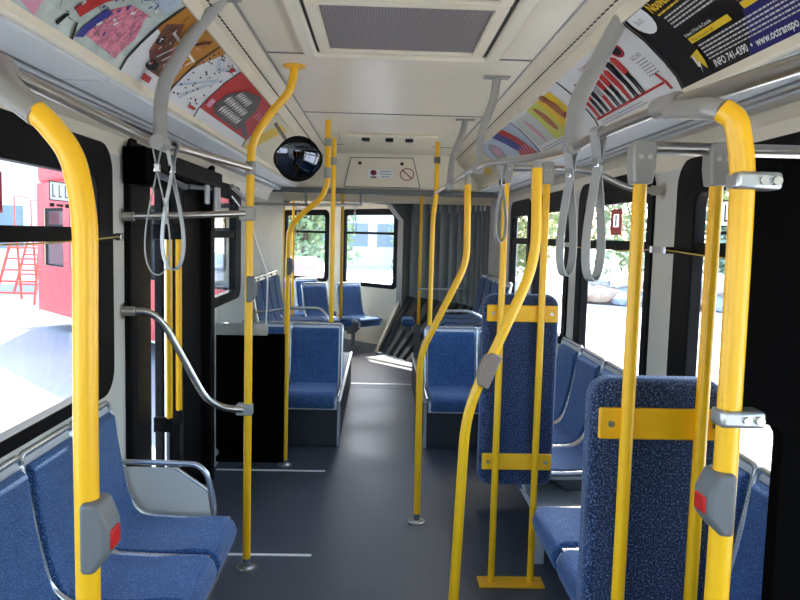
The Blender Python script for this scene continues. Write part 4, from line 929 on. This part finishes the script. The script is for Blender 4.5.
# joint roof
mb = MB(); a1, a2 = Vector((XL, YJ-.02, 2.06)), Vector((XR, YJ-.02, 2.06)); b1, b2 = RM @ Vector((-TW, S0, 2.2)), RM @ Vector((TW, S0, 2.2))
mb.prism([a1, a2, a2+Vector((.15, .4, .05)), b2, b1], (0, 0, .03)); mb.prism([a1+Vector((0, 0, .34)), a2+Vector((0, 0, .34)), a2+Vector((.25, .4, .34)), b2+Vector((0, 0, .2)), b1+Vector((0, 0, .2))], (0, 0, .3)); struct(mb.build('ceiling_joint', pleatm))

# rear seats
def rseat(t_, s_, rz, label, z=.0): p_ = RM @ Vector((t_, s_, 0)); seat(p_.x, p_.y, z, rz+TH, label, 'blue seats in the rear section')
rseat(.74, 1.58, -PI/2, 'sunlit blue seat by the rear section window')
rseat(.26, 1.75, -PI/2, 'blue rear-section seat left of the sunlit one')
rseat(.74, 2.6, -PI/2, 'blue rear-section seat one row behind the sunlit one')
rseat(.26, 2.6, -PI/2, 'blue rear-section aisle seat one row behind the sunlit one')
rseat(-.9, 2.2, 0, 'blue sideways seat on the far side of the rear section')
rseat(-.9, 2.65, 0, 'second blue sideways seat on the far side of the rear section')
rseat(-.9, 3.1, 0, 'third blue sideways seat on the far side of the rear section')
def tipseat(x, y, z, side, lab):
    t = thing('fold_down_seat', lab, 'seat', (x, y, z))
    MB().box((x-.065, y-.15, z-.075), (x+.065, y+.15, z)).build('seat_cushion', blue, t, bevel=.03, seg=4)
    m_ = MB(); m_.disc((x, y, z-.13), (0,0,1), .03, .06); m_.build('support', clampd, t, smooth=True)
    xb = x+side*.10; MB().box((xb-.03, y-.03, .345), (xb+.03, y+.03, z-.07)).build('leg', clampd, t, bevel=.004)
p1 = aY(346, 318, 7.4); tipseat(p1.x, 7.42, p1.z, -1, 'small blue seat end left of the turntable')
p1 = aY(408, 318, 7.4); tipseat(p1.x, 7.42, p1.z, 1, 'small blue seat end right of the turntable, before the black skirt')
# rear section poles
for px, y, lab in ((283, 9.3, 'thin yellow pole before the left rear window, leftmost'), (293, 9.6, 'thin yellow pole before the left rear window, next to the bent pole')):
    p = aY(px, 250, y); t = thing('grab_pole', lab, 'pole', (p.x, y, 0), 'yellow grab poles'); pole_mesh([(p.x, y, 2.2), (p.x, y, 0)], .0185, 0).build('tube', yellow, t, smooth=True)
    MB().disc((p.x, y, 0), (0,0,1), .045, .008).build('floor_flange', steel, t)
bm_ = thing('engine_bump', 'rear', 'x') if False else None

# ------------------------------------------------------------------ outdoors
GZ = -.35
struct(MB().box((-120, -60, GZ-.1), (120, 160, GZ)).build('ground', concrete))
whitewall = mat('white_cladding', srgb(228, 228, 228), .7, nscale=.6, namt=.05); winm = mat('dark_window', srgb(120, 138, 148), .25, spec=.4)
def building(lab, x0, x1, y0, y1, h, m, rows=1, cols=4, name='warehouse_building'):
    t = thing(name, lab, 'building', ((x0+x1)/2, (y0+y1)/2, GZ)); MB().box((x0, y0, GZ), (x1, y1, GZ+h)).build('wall', m, t)
    MB().box((x0-.3, y0-.3, GZ+h), (x1+.3, y1+.3, GZ+h+.3)).build('roof', mat('roof_grey', srgb(150, 150, 150), .8), t)
    for r_ in range(rows):
        for c_ in range(cols):
            xx = x0+(x1-x0)*(c_+.5)/cols; MB().box((xx-.8, y0-.05, GZ+1.2+r_*3), (xx+.8, y0, GZ+2.6+r_*3)).build('window', winm, t)
    return t
building('white clad building beyond the red ladders', -40, -7, 24, 34, 9, whitewall, 1, 3)
building('pale building beyond the rear windows', -7, 6, 44, 52, 7, mat('grey_cladding', srgb(196, 198, 200), .7), 2, 6)
building('grey building seen through the nearest right window', 30, 50, 34, 44, 8, mat('grey_blue_cladding', srgb(150, 158, 168), .7), 2, 5)
# ladders
ladm = mat('orange_red_ladder', srgb(222, 84, 56), .45)
for px, lab in ((22, 'orange-red platform ladder standing on the yard before the white building'), (38, 'orange-red ladder half hidden behind the red rear section of the bus')):
    p = aZ(px, 300, GZ); p.y = {22: 18.4, 38: 21.2}[px]; p.x = aY(px, 300, p.y).x; t = thing('platform_ladder', lab, 'ladder', (p.x, p.y, GZ), 'orange-red yard ladders')
    m_ = MB()
    for sx in (-.45, .45):
        m_.tube([(p.x+sx*1.1, p.y-.4, GZ), (p.x+sx*.75, p.y+.4, GZ+1.95)], .035, 8); m_.tube([(p.x+sx*1.1, p.y+1.0, GZ), (p.x+sx*.75, p.y+.45, GZ+1.95)], .03, 8)
        m_.tube([(p.x+sx*.75, p.y+.4, GZ+1.9), (p.x+sx*.75, p.y+.4, GZ+2.7), (p.x+sx*.75, p.y+1.1, GZ+2.7)], .022, 8)
    m_.build('rail', ladm, t, smooth=True)
    m_ = MB()
    for k in range(6): u_ = (k+1)/7; m_.box((p.x-.47*(1-.25*u_), p.y-.4+.8*u_-.08, GZ+1.95*u_-.02), (p.x+.47*(1-.25*u_), p.y-.4+.8*u_+.08, GZ+1.95*u_+.02))
    m_.build('step', ladm, t)
# trees
def leafmat(n_, r, g, b): return mat(n_, srgb(r, g, b), .7, nscale=3, namt=.35)
lm = [leafmat('leaves_green', 128, 152, 108), leafmat('leaves_yellow_green', 162, 170, 112), leafmat('leaves_blue_green', 124, 150, 128)]
barkm = mat('bark', srgb(92, 78, 64), .9, nscale=8, namt=.3)
def tree(x, y, h, rad, k, lab):
    R = random.Random(int(x*13+y*7)); t = thing('leafy_tree', lab, 'tree', (x, y, GZ), 'trees beyond the yard')
    m_ = MB(); m_.tube([(x, y, GZ), (x+.1, y, GZ+h*.4), (x, y+.1, GZ+h*.8)], .16, 8, r2=.05)
    for q in range(5): a = R.random()*6.28; zz = GZ+h*(.3+.1*q); m_.tube([(x, y, zz), (x+math.cos(a)*rad*.6, y+math.sin(a)*rad*.6, zz+rad*.5)], .06, 6, r2=.02)
    m_.build('trunk', barkm, t, smooth=True); mb = MB()
    blobs = [(R.uniform(-.6, .6)*rad, R.uniform(-.6, .6)*rad, h*R.uniform(.08, .9)) for _ in range(16)]
    for i in range(2200):
        bx, by, bz = blobs[R.randrange(16)]; v = Vector((R.gauss(0, 1), R.gauss(0, 1), R.gauss(0, 1))).normalized()*rad*.42*R.random()**.4
        c_ = Vector((x+bx, y+by, GZ+bz))+v
        if c_.z < GZ+.1: continue
        s_ = .11+.07*R.random(); a1 = Vector((R.gauss(0, 1), R.gauss(0, 1), R.gauss(0, 1))).normalized(); a2 = a1.orthogonal().normalized()
        mb.add([c_-a1*s_, c_+a2*s_*.6, c_+a1*s_, c_-a2*s_*.6], [(0, 1, 2, 3)])
    mb.build('foliage', lm[k], t)
TR = [(9.5, 27, 6, 2.4, 0), (13.5, 29, 6.5, 2.6, 1), (17.5, 28, 6, 2.5, 2), (6.5, 30, 5.5, 2.2, 1), (22, 31, 7, 2.8, 0), (-2.9, 27, 5.0, 2.2, 0), (-4.6, 31, 5.4, 2.4, 1), (2.2, 31, 5.4, 2.2, 2), (-7.6, 27.5, 2.4, 1.2, 1), (11.2, 22.5, 3.0, 1.4, 2)]
names = ['green tree seen above the rocks in the middle right window', 'yellow-green tree right of the rocks in the middle right window', 'blue-green tree behind the near pad poles', 'yellow-green tree behind the farther pad poles',
         'tall green tree beyond the nearest right window', 'green tree filling the right rear window', 'yellow-green tree filling the left rear window', 'blue-green tree behind the joint bellows', 'low yellow shrub beyond the left rear window', 'low blue-green shrub behind the rocks']
for (x, y, h, rd, k), lab in zip(TR, names): tree(x, y, h, rd, k, lab)
# rocks
rockm = [mat('pale_rock', srgb(206, 200, 192), .85, nscale=3, namt=.2), mat('tan_rock', srgb(190, 164, 140), .85, nscale=3, namt=.25), mat('blue_grey_rock', srgb(158, 168, 182), .85, nscale=3, namt=.2)]
R = random.Random(11); nr = 0
for i in range(30):
    rw_, cl_ = divmod(i, 10); u_ = (cl_+.5*rw_)/10; lay = rw_ == 2; x = 5.9+u_*7.2+(.9 if rw_ == 1 else .45)*.5; y = 22.4-u_*4.2+(1.1 if rw_ == 1 else (.5 if lay else 0)); s_ = R.uniform(.40, .56)
    z = GZ+s_*.45+(.50 if lay else 0)
    bm = bmesh.new(); bmesh.ops.create_icosphere(bm, subdivisions=2, radius=1)
    for v in bm.verts: n_ = noise.noise(v.co*1.3+Vector((i*3, 0, 0))); v.co = v.co*(1+.45*n_); v.co.x *= s_*1.15; v.co.y *= s_*.9; v.co.z *= s_*.62
    me = bpy.data.meshes.new('boulder'); bm.to_mesh(me); bm.free(); me.materials.append(rockm[(i*7) % 3]); o = bpy.data.objects.new('boulder', me); COL.objects.link(o); o.location = (x, y, z); o.rotation_euler = (0, 0, R.random()*6)
    tag(o, ['pale boulder', 'tan boulder', 'blue-grey boulder'][(i*7) % 3]+' in the rock heap across the yard, seen through the right windows', 'boulder', ['pale boulders of the rock heap', 'tan boulders of the rock heap', 'blue-grey boulders of the rock heap'][(i*7) % 3])
# cars beyond the rear windows
carglass = mat('car_glass', srgb(176, 186, 192), .3, spec=.4)
for k, (x, y, rz, col) in enumerate(((-2.0, 16.6, 1.5, (226, 228, 232)), (2.2, 19.0, 1.62, (206, 210, 216)), (-4.6, 24.5, 1.5, (190, 196, 204)))):
    M_ = Matrix.Translation((x, y, GZ)) @ Matrix.Rotation(rz, 4, 'Z')
    t = thing('parked_car', ['white car parked just beyond the rear windows', 'silver car parked beyond the right rear window', 'light grey car parked far beyond the left rear window'][k], 'car', (x, y, GZ))
    cm = mat('car_paint', srgb(*col), .25, .2)
    MB(M_).prism([(a, -2.15, b) for a, b in ((-.88, .25), (.88, .25), (.9, .78), (.82, .88), (-.82, .88), (-.9, .78))], (0, 4.3, 0)).build('body', cm, t, bevel=.09)
    MB(M_).add([(-.80, -1.2, .86), (.80, -1.2, .86), (.80, 1.9, .86), (-.80, 1.9, .86), (-.62, -.45, 1.36), (.62, -.45, 1.36), (.62, 1.3, 1.36), (-.62, 1.3, 1.36)], [(0,3,2,1),(4,5,6,7),(0,1,5,4),(1,2,6,5),(2,3,7,6),(3,0,4,7)]).build('cabin_glass', carglass, t, bevel=.05)
    MB(M_).box((-.63, -.46, 1.33), (.63, 1.31, 1.385)).build('roof_panel', cm, t, bevel=.02)
    for sx in (-.90, .76):
        for yy in (-1.4, 1.35): MB(M_).disc((sx, yy, .33), (1,0,0), .33, .14, 20).build('wheel', rubber, t, smooth=True)

# ------------------------------------------------------------------ light
w = bpy.data.worlds.new('world'); sc.world = w; w.use_nodes = True; nt = w.node_tree; bg = nt.nodes['Background']
sky = nt.nodes.new('ShaderNodeTexSky'); sky.sky_type = 'NISHITA'; sky.sun_disc = False; sky.sun_elevation = math.radians(42); sky.sun_rotation = math.radians(-157+180)
sky.air_density = 1.0; sky.dust_density = 2.5; sky.ozone_density = 1.0
nt.links.new(sky.outputs[0], bg.inputs['Color']); bg.inputs['Strength'].default_value = .42
sun = bpy.data.lights.new('sun', 'SUN'); sun.energy = 5.5; sun.angle = math.radians(.6); sun.color = (1, .95, .86)
so = bpy.data.objects.new('sun', sun); COL.objects.link(so)
dv = Vector((.20*math.cos(math.radians(42)), -.98*math.cos(math.radians(42)), -math.sin(math.radians(42))))
so.rotation_euler = dv.to_track_quat('-Z', 'Y').to_euler(); so.location = (0, 0, 20)
sc.view_settings.view_transform = 'Standard'; sc.view_settings.look = 'None'; sc.view_settings.gamma = 1; sc.view_settings.use_curve_mapping = False
sc.view_settings.exposure = 1.85
sc.cycles.max_bounces = 10; sc.cycles.diffuse_bounces = 6; sc.cycles.transparent_max_bounces = 24; sc.cycles.use_denoising = True
sc.cycles.sample_clamp_indirect = 6
